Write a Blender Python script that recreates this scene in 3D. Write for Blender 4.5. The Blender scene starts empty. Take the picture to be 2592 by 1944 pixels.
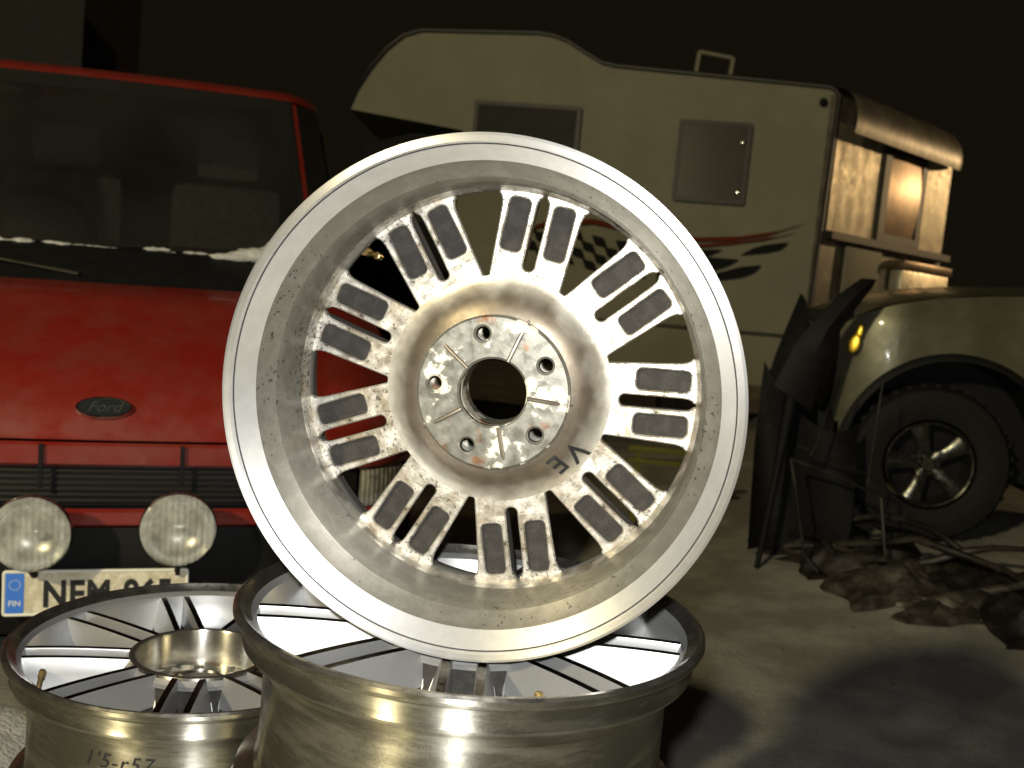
import bpy, bmesh, math, random
from mathutils import Vector, Matrix
from mathutils.geometry import tessellate_polygon
random.seed(7)
S = bpy.context.scene
PI = math.pi
R = math.radians

# ------------------------------------------------------------------ camera
CAMZ = 1.17
cd = bpy.data.cameras.new('camera')
cam = bpy.data.objects.new('camera', cd)
S.collection.objects.link(cam)
S.camera = cam
cd.sensor_width = 36.0
cd.lens = 35.3
cd.clip_start = 0.02
cd.clip_end = 300
pitch, roll = R(5.5), R(5.3)
F = Vector((0, math.cos(pitch), -math.sin(pitch)))
R0 = Vector((1, 0, 0)); U0 = Vector((0, math.sin(pitch), math.cos(pitch)))
CR = math.cos(roll)*R0 + math.sin(roll)*U0
CU = -math.sin(roll)*R0 + math.cos(roll)*U0
m = Matrix((CR, CU, -F)).transposed().to_4x4()
m.translation = Vector((0, 0, CAMZ))
cam.matrix_world = m
cd.dof.use_dof = True
cd.dof.focus_distance = 1.05
cd.dof.aperture_fstop = 9.0

# ------------------------------------------------------------------ night sky, exposure
w = bpy.data.worlds.new('World'); S.world = w; w.use_nodes = True
bg = w.node_tree.nodes['Background']
bg.inputs[0].default_value = (0.0062, 0.0050, 0.0028, 1)
bg.inputs[1].default_value = 1.0
S.view_settings.view_transform = 'Standard'
S.view_settings.look = 'None'
S.view_settings.exposure = 0
S.view_settings.gamma = 1

def point_light(name, loc, power, col, radius):
    l = bpy.data.lights.new(name, 'POINT')
    l.energy = power; l.color = col; l.shadow_soft_size = radius
    o = bpy.data.objects.new(name, l); o.location = loc
    S.collection.objects.link(o)
    return o
FLASH = Vector((-0.022, 0.0, CAMZ + 0.052))
point_light('camera_flash', FLASH, 84, (1.0, 1.0, 0.98), 0.012)
point_light('yard_lamp', (-3.30, -3.65, 3.72), 1500, (1.0, 0.86, 0.52), 0.17)
point_light('street_lamp', (10.8, 12.2, 3.6), 560, (1.0, 0.68, 0.34), 0.12)

# ------------------------------------------------------------------ helpers
def link(o): S.collection.objects.link(o)
def tag(o, label=None, cat=None, group=None, kind=None):
    if label: o['label'] = label
    if cat: o['category'] = cat
    if group: o['group'] = group
    if kind: o['kind'] = kind
    return o
def thing(name, label, cat, loc=(0, 0, 0), rot=None, group=None):
    o = bpy.data.objects.new(name, None); link(o)
    o.empty_display_size = 0.1
    if rot is not None:
        mm = rot.to_4x4(); mm.translation = Vector(loc); o.matrix_world = mm
    else:
        o.location = loc
    return tag(o, label, cat, group)
def obj(name, bm, mats, parent=None, smooth=None):
    me = bpy.data.meshes.new(name)
    bmesh.ops.remove_doubles(bm, verts=bm.verts, dist=1e-6)
    bm.normal_update()
    if smooth is not None:
        for f in bm.faces: f.smooth = True
        for e in bm.edges:
            if len(e.link_faces) == 2:
                e.smooth = e.calc_face_angle(0) < R(smooth)
    bm.to_mesh(me); bm.free()
    if not isinstance(mats, (list, tuple)): mats = [mats]
    for k in mats: me.materials.append(k)
    o = bpy.data.objects.new(name, me); link(o)
    if parent: o.parent = parent
    return o
def copy_tree(o, parent=None):
    c = o.copy(); link(c); c.parent = parent
    for ch in list(o.children): copy_tree(ch, c)
    return c

def mat(name, col, rough=0.5, metal=0.0, var=0.0, scale=20.0, bump=0.0, bscale=60.0, col2=None, thr=(0.45, 0.6),
        rvar=0.0, spec=0.5, coat=0.0, stretch=(1, 1, 1), bdist=0.002, aniso=0.0, groove=0.0, speck=0.0, sscale=230.0):
    """base colour with noise variation between col and col2, roughness variation and bump"""
    M = bpy.data.materials.new(name); M.use_nodes = True
    nt = M.node_tree; N = nt.nodes; L = nt.links
    b = N['Principled BSDF']
    b.inputs['Base Color'].default_value = (*col, 1)
    b.inputs['Roughness'].default_value = rough
    b.inputs['Metallic'].default_value = metal
    b.inputs['Specular IOR Level'].default_value = spec
    b.inputs['Coat Weight'].default_value = coat
    b.inputs['Coat Roughness'].default_value = 0.08
    if aniso:
        b.inputs['Anisotropic'].default_value = aniso; b.inputs['Anisotropic Rotation'].default_value = 0.25
        tg = N.new('ShaderNodeTangent'); tg.direction_type = 'RADIAL'; tg.axis = 'Z'
        L.new(tg.outputs[0], b.inputs['Tangent'])
    tc = N.new('ShaderNodeTexCoord'); mp = N.new('ShaderNodeMapping')
    mp.inputs['Scale'].default_value = stretch
    L.new(tc.outputs['Object'], mp.inputs['Vector'])
    if var or col2 or rvar:
        nz = N.new('ShaderNodeTexNoise'); nz.inputs['Scale'].default_value = scale
        nz.inputs['Detail'].default_value = 8; nz.inputs['Roughness'].default_value = 0.65
        L.new(mp.outputs[0], nz.inputs['Vector'])
        cr = N.new('ShaderNodeValToRGB')
        c2 = col2 if col2 else tuple(max(0, c*(1-var)) for c in col)
        cr.color_ramp.elements[0].position = thr[0]; cr.color_ramp.elements[1].position = thr[1]
        cr.color_ramp.elements[0].color = (*c2, 1); cr.color_ramp.elements[1].color = (*col, 1)
        L.new(nz.outputs['Fac'], cr.inputs[0]); L.new(cr.outputs[0], b.inputs['Base Color'])
        if rvar:
            mr = N.new('ShaderNodeMapRange')
            mr.inputs[1].default_value = 0.35; mr.inputs[2].default_value = 0.65
            mr.inputs[3].default_value = max(0.03, rough-rvar); mr.inputs[4].default_value = rough+rvar
            n2 = N.new('ShaderNodeTexNoise'); n2.inputs['Scale'].default_value = scale*2.3
            n2.inputs['Detail'].default_value = 6
            L.new(mp.outputs[0], n2.inputs['Vector'])
            L.new(n2.outputs['Fac'], mr.inputs[0]); L.new(mr.outputs[0], b.inputs['Roughness'])
    if bump:
        nb = N.new('ShaderNodeTexNoise'); nb.inputs['Scale'].default_value = bscale
        nb.inputs['Detail'].default_value = 6
        L.new(mp.outputs[0], nb.inputs['Vector'])
        bp = N.new('ShaderNodeBump'); bp.inputs['Strength'].default_value = bump
        bp.inputs['Distance'].default_value = bdist
        L.new(nb.outputs['Fac'], bp.inputs['Height']); L.new(bp.outputs[0], b.inputs['Normal'])
    if speck:                        # small dark pits and specks of dirt
        sn = N.new('ShaderNodeTexNoise'); sn.inputs['Scale'].default_value = sscale; sn.inputs['Detail'].default_value = 1
        L.new(tc.outputs['Object'], sn.inputs['Vector'])
        sm = N.new('ShaderNodeTexNoise'); sm.inputs['Scale'].default_value = 7.0; sm.inputs['Detail'].default_value = 2
        L.new(tc.outputs['Object'], sm.inputs['Vector'])
        ad = N.new('ShaderNodeMath'); ad.operation = 'MULTIPLY_ADD'; ad.inputs[1].default_value = .45
        L.new(sm.outputs['Fac'], ad.inputs[0]); L.new(sn.outputs['Fac'], ad.inputs[2])
        sr = N.new('ShaderNodeValToRGB'); sr.color_ramp.elements[0].position = .90; sr.color_ramp.elements[1].position = .95
        L.new(ad.outputs[0], sr.inputs[0])
        sf = N.new('ShaderNodeMath'); sf.operation = 'MULTIPLY'; sf.inputs[1].default_value = speck; L.new(sr.outputs[0], sf.inputs[0])
        sx_ = N.new('ShaderNodeMixRGB'); L.new(sf.outputs[0], sx_.inputs[0])
        if b.inputs['Base Color'].links: L.new(b.inputs['Base Color'].links[0].from_socket, sx_.inputs[1])
        else: sx_.inputs[1].default_value = (*col, 1)
        sx_.inputs[2].default_value = (.03, .025, .018, 1)
        L.new(sx_.outputs[0], b.inputs['Base Color'])
    if groove:                       # fine lathe-turning marks running round the axis
        m2 = N.new('ShaderNodeMapping'); m2.inputs['Scale'].default_value = (1, 1, 1100)
        L.new(tc.outputs['Object'], m2.inputs['Vector'])
        g = N.new('ShaderNodeTexNoise'); g.inputs['Scale'].default_value = 1.0; g.inputs['Detail'].default_value = 2
        L.new(m2.outputs[0], g.inputs['Vector'])
        b2 = N.new('ShaderNodeBump'); b2.inputs['Strength'].default_value = 1.0
        b2.inputs['Distance'].default_value = groove
        L.new(g.outputs['Fac'], b2.inputs['Height'])
        if bump: L.new(bp.outputs[0], b2.inputs['Normal'])
        L.new(b2.outputs[0], b.inputs['Normal'])
    return M

def glass(name, tint, mixf, rough=0.05, rib=0, ns=28):
    M = bpy.data.materials.new(name); M.use_nodes = True
    nt = M.node_tree; N = nt.nodes; L = nt.links
    N.remove(N['Principled BSDF'])
    tr = N.new('ShaderNodeBsdfTransparent'); tr.inputs[0].default_value = (*tint, 1)
    df = N.new('ShaderNodeBsdfPrincipled'); df.inputs['Base Color'].default_value = (*mixf[1], 1)
    df.inputs['Roughness'].default_value = rough
    if rib:
        tc = N.new('ShaderNodeTexCoord'); wv = N.new('ShaderNodeTexWave'); wv.inputs['Scale'].default_value = rib; wv.inputs['Distortion'].default_value = 0.4
        L.new(tc.outputs['Object'], wv.inputs['Vector'])
        bp = N.new('ShaderNodeBump'); bp.inputs['Strength'].default_value = 1; bp.inputs['Distance'].default_value = 0.0015
        L.new(wv.outputs['Fac'], bp.inputs['Height']); L.new(bp.outputs[0], df.inputs['Normal'])
        nz = N.new('ShaderNodeTexNoise'); nz.inputs['Scale'].default_value = ns; nz.inputs['Detail'].default_value = 5
        L.new(tc.outputs['Object'], nz.inputs['Vector'])
        mr = N.new('ShaderNodeMapRange'); mr.inputs[1].default_value = .35; mr.inputs[2].default_value = .65; mr.inputs[3].default_value = mixf[0]*.45; mr.inputs[4].default_value = mixf[0]*1.5
        L.new(nz.outputs['Fac'], mr.inputs[0])
    mx = N.new('ShaderNodeMixShader'); mx.inputs[0].default_value = mixf[0]
    if rib: L.new(mr.outputs[0], mx.inputs[0])
    L.new(tr.outputs[0], mx.inputs[1]); L.new(df.outputs[0], mx.inputs[2])
    L.new(mx.outputs[0], N['Material Output'].inputs[0])
    return M

# --- mesh helpers
def lathe(bm, prof, n=128, closed=True, mi=None, cx=0, cy=0):
    rings = []
    for (r, z) in prof:
        rings.append([bm.verts.new((cx+r*math.cos(2*PI*k/n), cy+r*math.sin(2*PI*k/n), z)) for k in range(n)])
    m_ = len(prof); rng = range(m_ if closed else m_-1)
    for i in rng:
        a, b = rings[i], rings[(i+1) % m_]
        for k in range(n):
            k2 = (k+1) % n
            f = bm.faces.new((a[k], a[k2], b[k2], b[k]))
            if mi: f.material_index = mi[i]
    return rings
def inset(loop, c, keep=None):
    """offset a CCW loop inwards by c (per-edge 0 where keep(edge))"""
    n = len(loop); out = []
    for i in range(n):
        p0, p1, p2 = Vector(loop[i-1]), Vector(loop[i]), Vector(loop[(i+1) % n])
        d1 = (p1-p0).normalized(); d2 = (p2-p1).normalized()
        c1 = 0 if keep and keep(p0, p1) else c
        c2 = 0 if keep and keep(p1, p2) else c
        n1 = Vector((-d1.y, d1.x)); n2 = Vector((-d2.y, d2.x))
        det = n1.x*n2.y - n1.y*n2.x
        if abs(det) < 0.05:
            q = p1 + (n1*c1 + n2*c2)*0.5
        else:
            a = p1.dot(n1)+c1; b = p1.dot(n2)+c2
            q = Vector(((a*n2.y - b*n1.y)/det, (n1.x*b - n2.x*a)/det))
            if (q-p1).length > 3*c: q = p1 + (q-p1).normalized()*3*c
        out.append((q.x, q.y))
    return out
def plate(bm, outer, holes, z0, z1, ch=0.0012, keep=None, mi=0, chtop=True):
    """flat plate with real holes, chamfered edges. outer CCW, holes CW. z0<z1"""
    loops = [outer]+holes
    ins = [inset(l, ch, keep) for l in loops]
    vs = []
    for l, i_ in zip(loops, ins):
        a = [bm.verts.new((x, y, z0)) for x, y in i_]
        b = [bm.verts.new((x, y, z0+ch)) for x, y in l]
        if chtop:
            c = [bm.verts.new((x, y, z1-ch)) for x, y in l]; d = [bm.verts.new((x, y, z1)) for x, y in i_]
        else:
            c = [bm.verts.new((x, y, z1)) for x, y in l]; d = c
        vs.append((a, b, c, d)); n = len(l)
        for k in range(n):
            k2 = (k+1) % n
            for p, q in ((a, b), (b, c), (c, d)):
                if p is q: continue
                f = bm.faces.new((p[k], p[k2], q[k2], q[k])); f.material_index = mi
    flat0 = [v for s in vs for v in s[0]]; flat1 = [v for s in vs for v in s[3]]
    src1 = ins if chtop else loops
    for pts, flat, flip in ((ins, flat0, True), (src1, flat1, False)):
        tri = tessellate_polygon([[Vector((x, y, 0)) for x, y in l] for l in pts])
        for t in tri:
            try:
                f = bm.faces.new([flat[i] for i in t]); f.material_index = mi
            except ValueError: pass
def circ(r, n, cx=0, cy=0, cw=False, a0=0):
    p = [(cx+r*math.cos(a0+2*PI*k/n), cy+r*math.sin(a0+2*PI*k/n)) for k in range(n)]
    return p[::-1] if cw else p
def rrect(x0, y0, x1, y1, r, n=6, cw=False):
    p = []
    for cx, cy, a in ((x1-r, y1-r, 0), (x0+r, y1-r, 90), (x0+r, y0+r, 180), (x1-r, y0+r, 270)):
        for k in range(n+1):
            t = R(a+90*k/n); p.append((cx+r*math.cos(t), cy+r*math.sin(t)))
    return p[::-1] if cw else p
def box(bm, x0, x1, y0, y1, z0, z1, mi=0, M=None, bev=0.0):
    v = [bm.verts.new(p) for p in ((x0, y0, z0), (x1, y0, z0), (x1, y1, z0), (x0, y1, z0),
                                   (x0, y0, z1), (x1, y0, z1), (x1, y1, z1), (x0, y1, z1))]
    fs = []
    for q in ((0, 3, 2, 1), (4, 5, 6, 7), (0, 1, 5, 4), (1, 2, 6, 5), (2, 3, 7, 6), (3, 0, 4, 7)):
        f = bm.faces.new([v[i] for i in q]); f.material_index = mi; fs.append(f)
    if bev:
        es = list({e for f in fs for e in f.edges})
        r_ = bmesh.ops.bevel(bm, geom=es, offset=bev, segments=2, affect='EDGES', profile=0.6)
        v = list({vv for f in r_['faces'] for vv in f.verts} | {vv for vv in v if vv.is_valid})
    if M is not None: bmesh.ops.transform(bm, matrix=M, verts=v)
def tube(bm, pts, rad, n=10, mi=0):
    pts = [Vector(p) for p in pts]
    rads = rad if isinstance(rad, (list, tuple)) else [rad]*len(pts)
    prev = None; rings = []
    up = Vector((0.13, 0.31, 0.94)).normalized()
    for i, p in enumerate(pts):
        d = (pts[min(i+1, len(pts)-1)] - pts[max(i-1, 0)]).normalized()
        a = d.cross(up)
        if a.length < 0.05: a = d.cross(Vector((1, 0, 0)))
        a.normalize(); b = d.cross(a)
        rings.append([bm.verts.new(p + rads[i]*(math.cos(2*PI*k/n)*a + math.sin(2*PI*k/n)*b)) for k in range(n)])
    for i in range(len(rings)-1):
        for k in range(n):
            f = bm.faces.new((rings[i][k], rings[i][(k+1) % n], rings[i+1][(k+1) % n], rings[i+1][k])); f.material_index = mi
    for r_ in (rings[0], rings[-1]):
        f = bm.faces.new(r_); f.material_index = mi
def grid(bm, fn, nu, nv, mi=0):
    V = [[bm.verts.new(fn(i/nu, j/nv)) for j in range(nv+1)] for i in range(nu+1)]
    for i in range(nu):
        for j in range(nv):
            f = bm.faces.new((V[i][j], V[i+1][j], V[i+1][j+1], V[i][j+1])); f.material_index = mi
    return V
def slab(bm, pts, T, d, mi=0):
    """planar outline pts (2D) mapped through T(x,y,depth) with thickness d"""
    a = [bm.verts.new(T(x, y, 0)) for x, y in pts]; b = [bm.verts.new(T(x, y, d)) for x, y in pts]
    n = len(pts)
    for t in tessellate_polygon([[Vector((x, y, 0)) for x, y in pts]]):
        for L_ in (a, b):
            try:
                f = bm.faces.new([L_[i] for i in t]); f.material_index = mi
            except ValueError: pass
    for k in range(n):
        f = bm.faces.new((a[k], a[(k+1) % n], b[(k+1) % n], b[k])); f.material_index = mi
def text_pts(body, size, shear=0.0, bold=0.0, align='CENTER', space=1.0):
    """flat text triangles [(verts2d)], faces"""
    c = bpy.data.curves.new('txt', 'FONT'); c.body = body; c.size = size; c.shear = shear
    c.offset = bold; c.align_x = align; c.align_y = 'CENTER'; c.space_character = space
    c.resolution_u = 4
    o = bpy.data.objects.new('txt', c); link(o)
    dg = bpy.context.evaluated_depsgraph_get()
    me = bpy.data.meshes.new_from_object(o.evaluated_get(dg))
    vs = [(v.co.x, v.co.y) for v in me.vertices]; fs = [tuple(p.vertices) for p in me.polygons]
    bpy.data.objects.remove(o); bpy.data.curves.remove(c); bpy.data.meshes.remove(me)
    return vs, fs
def text_bm(body, size, T, thick=0.0008, subdiv=0, **k):
    vs, fs = text_pts(body, size, **k)
    bm = bmesh.new()
    V = [bm.verts.new((x, y, 0)) for x, y in vs]
    for f in fs:
        try: bm.faces.new([V[i] for i in f])
        except ValueError: pass
    if subdiv:
        bmesh.ops.subdivide_edges(bm, edges=[e for e in bm.edges if e.calc_length() > size*0.12], cuts=subdiv)
    ex = bmesh.ops.extrude_face_region(bm, geom=bm.faces[:])
    for v in ex['geom']:
        if isinstance(v, bmesh.types.BMVert): v.co.z = thick
    for v in bm.verts: v.co = T(v.co.x, v.co.y, v.co.z)
    bmesh.ops.recalc_face_normals(bm, faces=bm.faces[:])
    return bm

# ------------------------------------------------------------------ materials
M_ground = mat('worn_asphalt', (0.35, 0.34, 0.29), 0.80, 0, 0.35, 2.6, 0.7, 90, rvar=0.1, bdist=0.006)
M_lipbright = mat('machined_lip', (0.76, 0.755, 0.73), 0.41, 0.92, 0.06, 60, 0.03, 300, bdist=0.0003, aniso=0.97, groove=0.00012)
M_inner = mat('grimy_barrel_inside', (0.19, 0.18, 0.15), 0.42, 0.60, 0, 60, 0.05, 200, col2=(0.155, 0.146, 0.12), bdist=0.0003, aniso=0.95, groove=0.00012, speck=0.8)
M_outer = mat('dull_turned_alloy', (0.44, 0.43, 0.37), 0.34, 0.96, 0, 10, 0.0, 200, col2=(0.24, 0.23, 0.19), bdist=0.0002, aniso=1.0, stretch=(1, 1, 5), groove=0.00010, speck=0.22, sscale=420)
M_lipdark = mat('polished_lip', (0.46, 0.44, 0.39), 0.30, 0.95, 0.35, 25, 0.03, 150, rvar=0.06, bdist=0.0003, aniso=0.75, groove=0.0002, speck=0.25, sscale=400)
M_silver = mat('silver_lacquer', (0.28, 0.28, 0.278), 0.36, 0.50, 0.06, 12, 0.0, rvar=0.04)
M_ridge = mat('polished_spoke_edge', (0.22, 0.20, 0.165), 0.20, 1.0, 0.4, 60, 0.2, 180, rvar=0.06, bdist=0.0004)
M_back = mat('scuffed_cast_aluminium', (0.50, 0.48, 0.43), 0.38, 0.66, 0, 34, 0.35, 140, col2=(0.27, 0.235, 0.18), thr=(0.40, 0.56), rvar=0.14, bdist=0.001, speck=0.7, sscale=300)
M_pocketshade = mat('dark_sand_cast_pocket_and_shade', (0.030, 0.027, 0.023), 0.8, 0.0, 0.35, 90, 0.8, 420, bdist=0.001, spec=0.3)  # spoke pocket casting; also painted-in shade deep in the front openings
M_cup = mat('polished_centre_bore', (0.62, 0.60, 0.54), 0.24, 0.95, 0.2, 30, 0.03, 150, bdist=0.0003, aniso=0.8)
M_brass = mat('brass', (0.75, 0.55, 0.22), 0.25, 0.9)
M_marker = mat('black_marker_ink', (0.012, 0.012, 0.014), 0.5)
M_rubber = mat('black_rubber', (0.010, 0.010, 0.009), 0.75, 0, 0.3, 40, 0.4, 90, spec=0.25)
M_black = mat('black_plastic', (0.008, 0.008, 0.008), 0.65, 0, 0.3, 20, 0.25, 60, spec=0.2)
M_trim = mat('satin_black_trim', (0.016, 0.015, 0.014), 0.35)
M_red = mat('faded_red_paint', (0.205, 0.012, 0.007), 0.40, 0, 0, 7.0, 0.12, 25, col2=(0.185, 0.026, 0.018), thr=(0.36, 0.62), rvar=0.12, coat=0.25, speck=0.3, sscale=160)
M_chrome = mat('chrome', (0.62, 0.62, 0.60), 0.12, 1.0, 0.2, 60, 0.1, 200)
M_lens = glass('lamp_lens', (0.92, 0.92, 0.90), (0.42, (0.58, 0.58, 0.55)), 0.10, rib=22)
M_reflector = mat('lamp_reflector', (0.62, 0.62, 0.57), 0.30, 0.75, 0.15, 40)
M_wind = glass('windscreen_glass', (0.50, 0.51, 0.50), (0.085, (0.14, 0.135, 0.12)), 0.08, rib=0.3, ns=1.6)
M_seat = mat('grey_seat_cloth', (0.30, 0.30, 0.27), 0.9, 0, 0.3, 30)
M_plate = mat('number_plate_white', (0.78, 0.74, 0.60), 0.45, 0, 0, 45, 0.2, 90, col2=(0.58, 0.53, 0.40))
M_plateedge = mat('number_plate_rim', (0.92, 0.92, 0.82), 0.35)
M_blue = mat('plate_band_blue', (0.05, 0.20, 0.75), 0.4)
M_white = mat('white_letter', (0.7, 0.72, 0.72), 0.5)
M_emblem = mat('dark_badge', (0.018, 0.022, 0.022), 0.35, 0, 0.3, 200)
M_badgetext = mat('badge_script', (0.07, 0.075, 0.07), 0.4, 0.3)
M_snow = mat('dirty_snow', (0.62, 0.63, 0.62), 0.85, 0, 0.25, 30, 0.8, 120, bdist=0.01)
M_cream = mat('cream_grp_panel', (0.25, 0.24, 0.17), 0.6, 0, 0.10, 2.0, 0.05, 10, spec=0.3)
M_gold = mat('ribbed_metal_skin', (0.85, 0.78, 0.62), 0.40, 0.88, 0.25, 8, 0.15, 50, rvar=0.08)
M_rearcap = mat('weathered_alloy_cap', (0.26, 0.235, 0.19), 0.42, 0.45, 0.4, 6, 0.2, 30)
M_darkglass = mat('dark_window', (0.018, 0.018, 0.014), 0.5, 0, 0.2, 6, spec=0.15)
M_windowframe = mat('dark_window_frame', (0.022, 0.020, 0.016), 0.5)
M_tinted = mat('tinted_acrylic_window', (0.055, 0.048, 0.036), 0.3, 0.0, 0.15, 5, spec=0.2)
M_rearpane = mat('reflective_rear_pane', (0.30, 0.21, 0.13), 0.34, 0.7, 0.3, 5)
M_decalred = mat('decal_red', (0.14, 0.026, 0.010), 0.7, spec=0.1)
M_decalblk = mat('decal_black', (0.012, 0.012, 0.010), 0.7, spec=0.1)
M_silvercar = mat('olive_silver_paint', (0.135, 0.13, 0.082), 0.38, 0.35, 0.2, 4, 0.05, 20, coat=0.2, rvar=0.08)
M_amber = mat('amber_reflector', (1.0, 0.62, 0.06), 0.28, 1.0, 0, 10, 0.25, 120, bdist=0.001)
M_carwheel = mat('tarnished_alloy', (0.15, 0.15, 0.125), 0.28, 0.9, 0.35, 20, 0.2, 80, rvar=0.08)
M_wood = mat('grey_timber', (0.16, 0.13, 0.09), 0.8, 0, 0.4, 8, 0.5, 40, stretch=(1, 8, 1))
M_yellow = mat('yellow_strap', (0.12, 0.11, 0.015), 0.7)
M_scrap = mat('dark_scrap', (0.034, 0.029, 0.023), 0.55, 0.2, 0.75, 12, 0.6, 40)
M_scraplight = mat('grey_scrap', (0.11, 0.10, 0.08), 0.45, 0.4, 0.6, 14, 0.5, 40)
M_wall = mat('dark_boarding', (0.022, 0.020, 0.018), 0.8, 0, 0.3, 3, 0.3, 20, stretch=(1, 1, 6))

# ------------------------------------------------------------------ ground
def gz(x, y):
    t = max(0, min(1, (x-0.9)/1.2)); t = t*t*(3-2*t)
    q = max(0, min(1, (y-3.0)/1.6)); q = q*q*(3-2*q)
    return 0.17*t*q
bm = bmesh.new()
xs = [-60, -30, -15, -8, -5] + [-4+0.2*i for i in range(51)] + [8, 15, 30, 60]
ys = [-40, -20, -10, -5, -2] + [-1+0.2*i for i in range(56)] + [12, 16, 25, 50, 120]
V = [[bm.verts.new((x, y, gz(x, y) + (0.006*math.sin(3.1*x+1.7*y)*math.cos(2.3*y-x) if abs(x) < 6 and y < 9 else 0))) for y in ys] for x in xs]
for i in range(len(xs)-1):
    for j in range(len(ys)-1):
        bm.faces.new((V[i][j], V[i+1][j], V[i+1][j+1], V[i][j+1]))
tag(obj('ground', bm, M_ground, None, 60), kind='structure', label='dark worn asphalt yard lit by flash')

# ------------------------------------------------------------------ alloy wheel
HW = 0.105                      # half width of the rim
WS, HP = 0.0062, 0.0376         # half slot, half pair width
def HPf(x): return .0380+.0565*(x-.128)
XC = 0.132                      # where spokes join the hub plate
ZB = 0.025                      # back face of the spokes
def rot2(p, a): return (p[0]*math.cos(a)-p[1]*math.sin(a), p[0]*math.sin(a)+p[1]*math.cos(a))
BACKPROF = [(.1160, .0250), (.1115, .0240), (.1065, .0212), (.1010, .0160), (.0955, .0100), (.0900, .0055), (.0845, .0030), (.0800, .0020), (.0768, .0012)]
def build_wheel(name, label, rib=True):
    t = thing(name, label, 'alloy wheel')
    # barrel : (r, z, material of the segment that starts here)
    P = [(.2320, -.1050, 0), (.2370, -.1050, 0), (.2398, -.1030, 3), (.2402, -.0990, 3), (.2375, -.0950, 3), (.2290, -.0915, 3),
         (.2285, -.0740, 3), (.2298, -.0700, 3), (.2240, -.0640, 3), (.2110, -.0560, 3), (.2075, -.0480, 3), (.2070, .0000, 3), (.2070, .0400, 3),
         (.2105, .0500, 3), (.2220, .0620, 3), (.2295, .0690, 3), (.2302, .0720, 3), (.2285, .0760, 3), (.2285, .0895, 3), (.2335, .0925, 3),
         (.2385, .0950, 3), (.2402, .0985, 3), (.2398, .1025, 2), (.2370, .1050, 2), (.2335, .1050, 2), (.2310, .1020, 2),
         (.2270, .0985, 2), (.2225, .0965, 1), (.2165, .0910, 1), (.2140, .0800, 1), (.2100, .0640, 1), (.2040, .0500, 1), (.2012, .0370, 1),
         (.2005, .0250, 4), (.2030, .0150, 4), (.2042, .0080, 5), (.2040, -.0200, 5), (.2040, -.0460, 5), (.2065, -.0545, 5), (.2165, -.0660, 5), (.2190, -.0740, 0),
         (.2200, -.0765, 0), (.2300, -.0985, 6), (.2312, -.0995, 0), (.2316, -.1020, 0)]
    bm = bmesh.new()
    lathe(bm, [(p[0], p[1]) for p in P], 180, True, [p[2] for p in P])
    bmesh.ops.recalc_face_normals(bm, faces=bm.faces[:])
    obj('barrel', bm, [M_lipbright, M_silver, M_lipdark, M_outer, M_back, M_inner, M_marker], t, 24)
    # hub : centre pad with bolt holes, cup and star shaped web
    bm = bmesh.new()
    ring = BACKPROF + [(.0768, .004), (.0780, .014), (.0800, .045), (.0820, .082), (.0832, .0850), (.0905, .0850), (.0925, .0820),
                       (.0975, .0765), (.0965, .0710), (.1010, .0500), (.1165, .0375), (.1165, .0255)]
    mi = [0]*9 + [5]*5 + [2, 1, 1, 4, 4, 0, 0]  # lower front cone coloured dark to imitate shade in the wedge openings
    mi = mi[:len(ring)]
    while len(mi) < len(ring): mi.append(0)
    lathe(bm, ring, 144, True, mi)
    holes = [circ(.0338, 72, cw=True)]
    for k in range(5):
        a = R(56.6+72*k); holes.append(circ(.0072, 24, .0595*math.cos(a), .0595*math.sin(a), True))
    plate(bm, circ(.0772, 120), holes, -.0095, .0035, 0.0022, mi=3)
    lathe(bm, [(.0338, .0030), (.0338, .0430), (.0355, .0455), (.0400, .0455), (.0415, .0420), (.0415, .0030)], 72, True, [3, 2, 2, 2, 2, 3])
    plate(bm, circ(.0803, 120), [circ(.0412, 72, cw=True)]+[circ(.0085, 24, .0595*math.cos(R(56.6+72*k)), .0595*math.sin(R(56.6+72*k)), True) for k in range(5)], .0340, .0400, 0.0012, mi=3)
    fl_hi = [(.1203*math.cos(R(20))+.004*math.cos(R(a_)), .1203*math.sin(R(20))+.004*math.sin(R(a_))) for a_ in (273.2, 255, 237, 218, 200)]
    fl_lo = [(x, -y) for x, y in fl_hi][::-1]
    xs_ = .1292
    sec_ = fl_lo + [(XC, -HPf(XC)), (XC, -WS)] + [(xs_-WS*.9*math.cos(R(-90+180*q/8)), WS*math.sin(R(-90+180*q/8))) for q in range(9)] + [(XC, WS), (XC, HPf(XC))] + fl_hi
    sec_ += [(.1150*math.cos(R(a_)), .1150*math.sin(R(a_))) for a_ in range(20, -21, -4)]
    def kp(p, q):
        if p.length < .1152 or q.length < .1152: return True
        return p.x > XC-1e-6 and q.x > XC-1e-6 and abs(p.y-q.y) > .02
    for k in range(9):
        tb = bmesh.new(); plate(tb, sec_, [], ZB, .037, .0014, keep=kp, mi=6)
        bmesh.ops.transform(tb, matrix=Matrix.Rotation(R(40*k), 4, 'Z'), verts=tb.verts)
        me = bpy.data.meshes.new('x'); tb.to_mesh(me); tb.free(); bm.from_mesh(me); bpy.data.meshes.remove(me)
    if rib:
        for k in range(5):
            Mx = Matrix.Rotation(R(20.6+72*k), 4, 'Z')
            tb = bmesh.new(); tube(tb, [(.0350, 0, -.0102), (.06, 0, -.0106), (.080, 0, -.0035)], [.0022, .0023, .0012], 8)
            bmesh.ops.transform(tb, matrix=Mx, verts=tb.verts)
            me = bpy.data.meshes.new('x'); tb.to_mesh(me); tb.free(); bm.from_mesh(me); bpy.data.meshes.remove(me)
    bmesh.ops.recalc_face_normals(bm, faces=bm.faces[:])
    obj('hub', bm, [M_hubback, M_silver, M_lipdark, M_pad, M_pocketshade, M_cup, M_back], t, 30)
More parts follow.
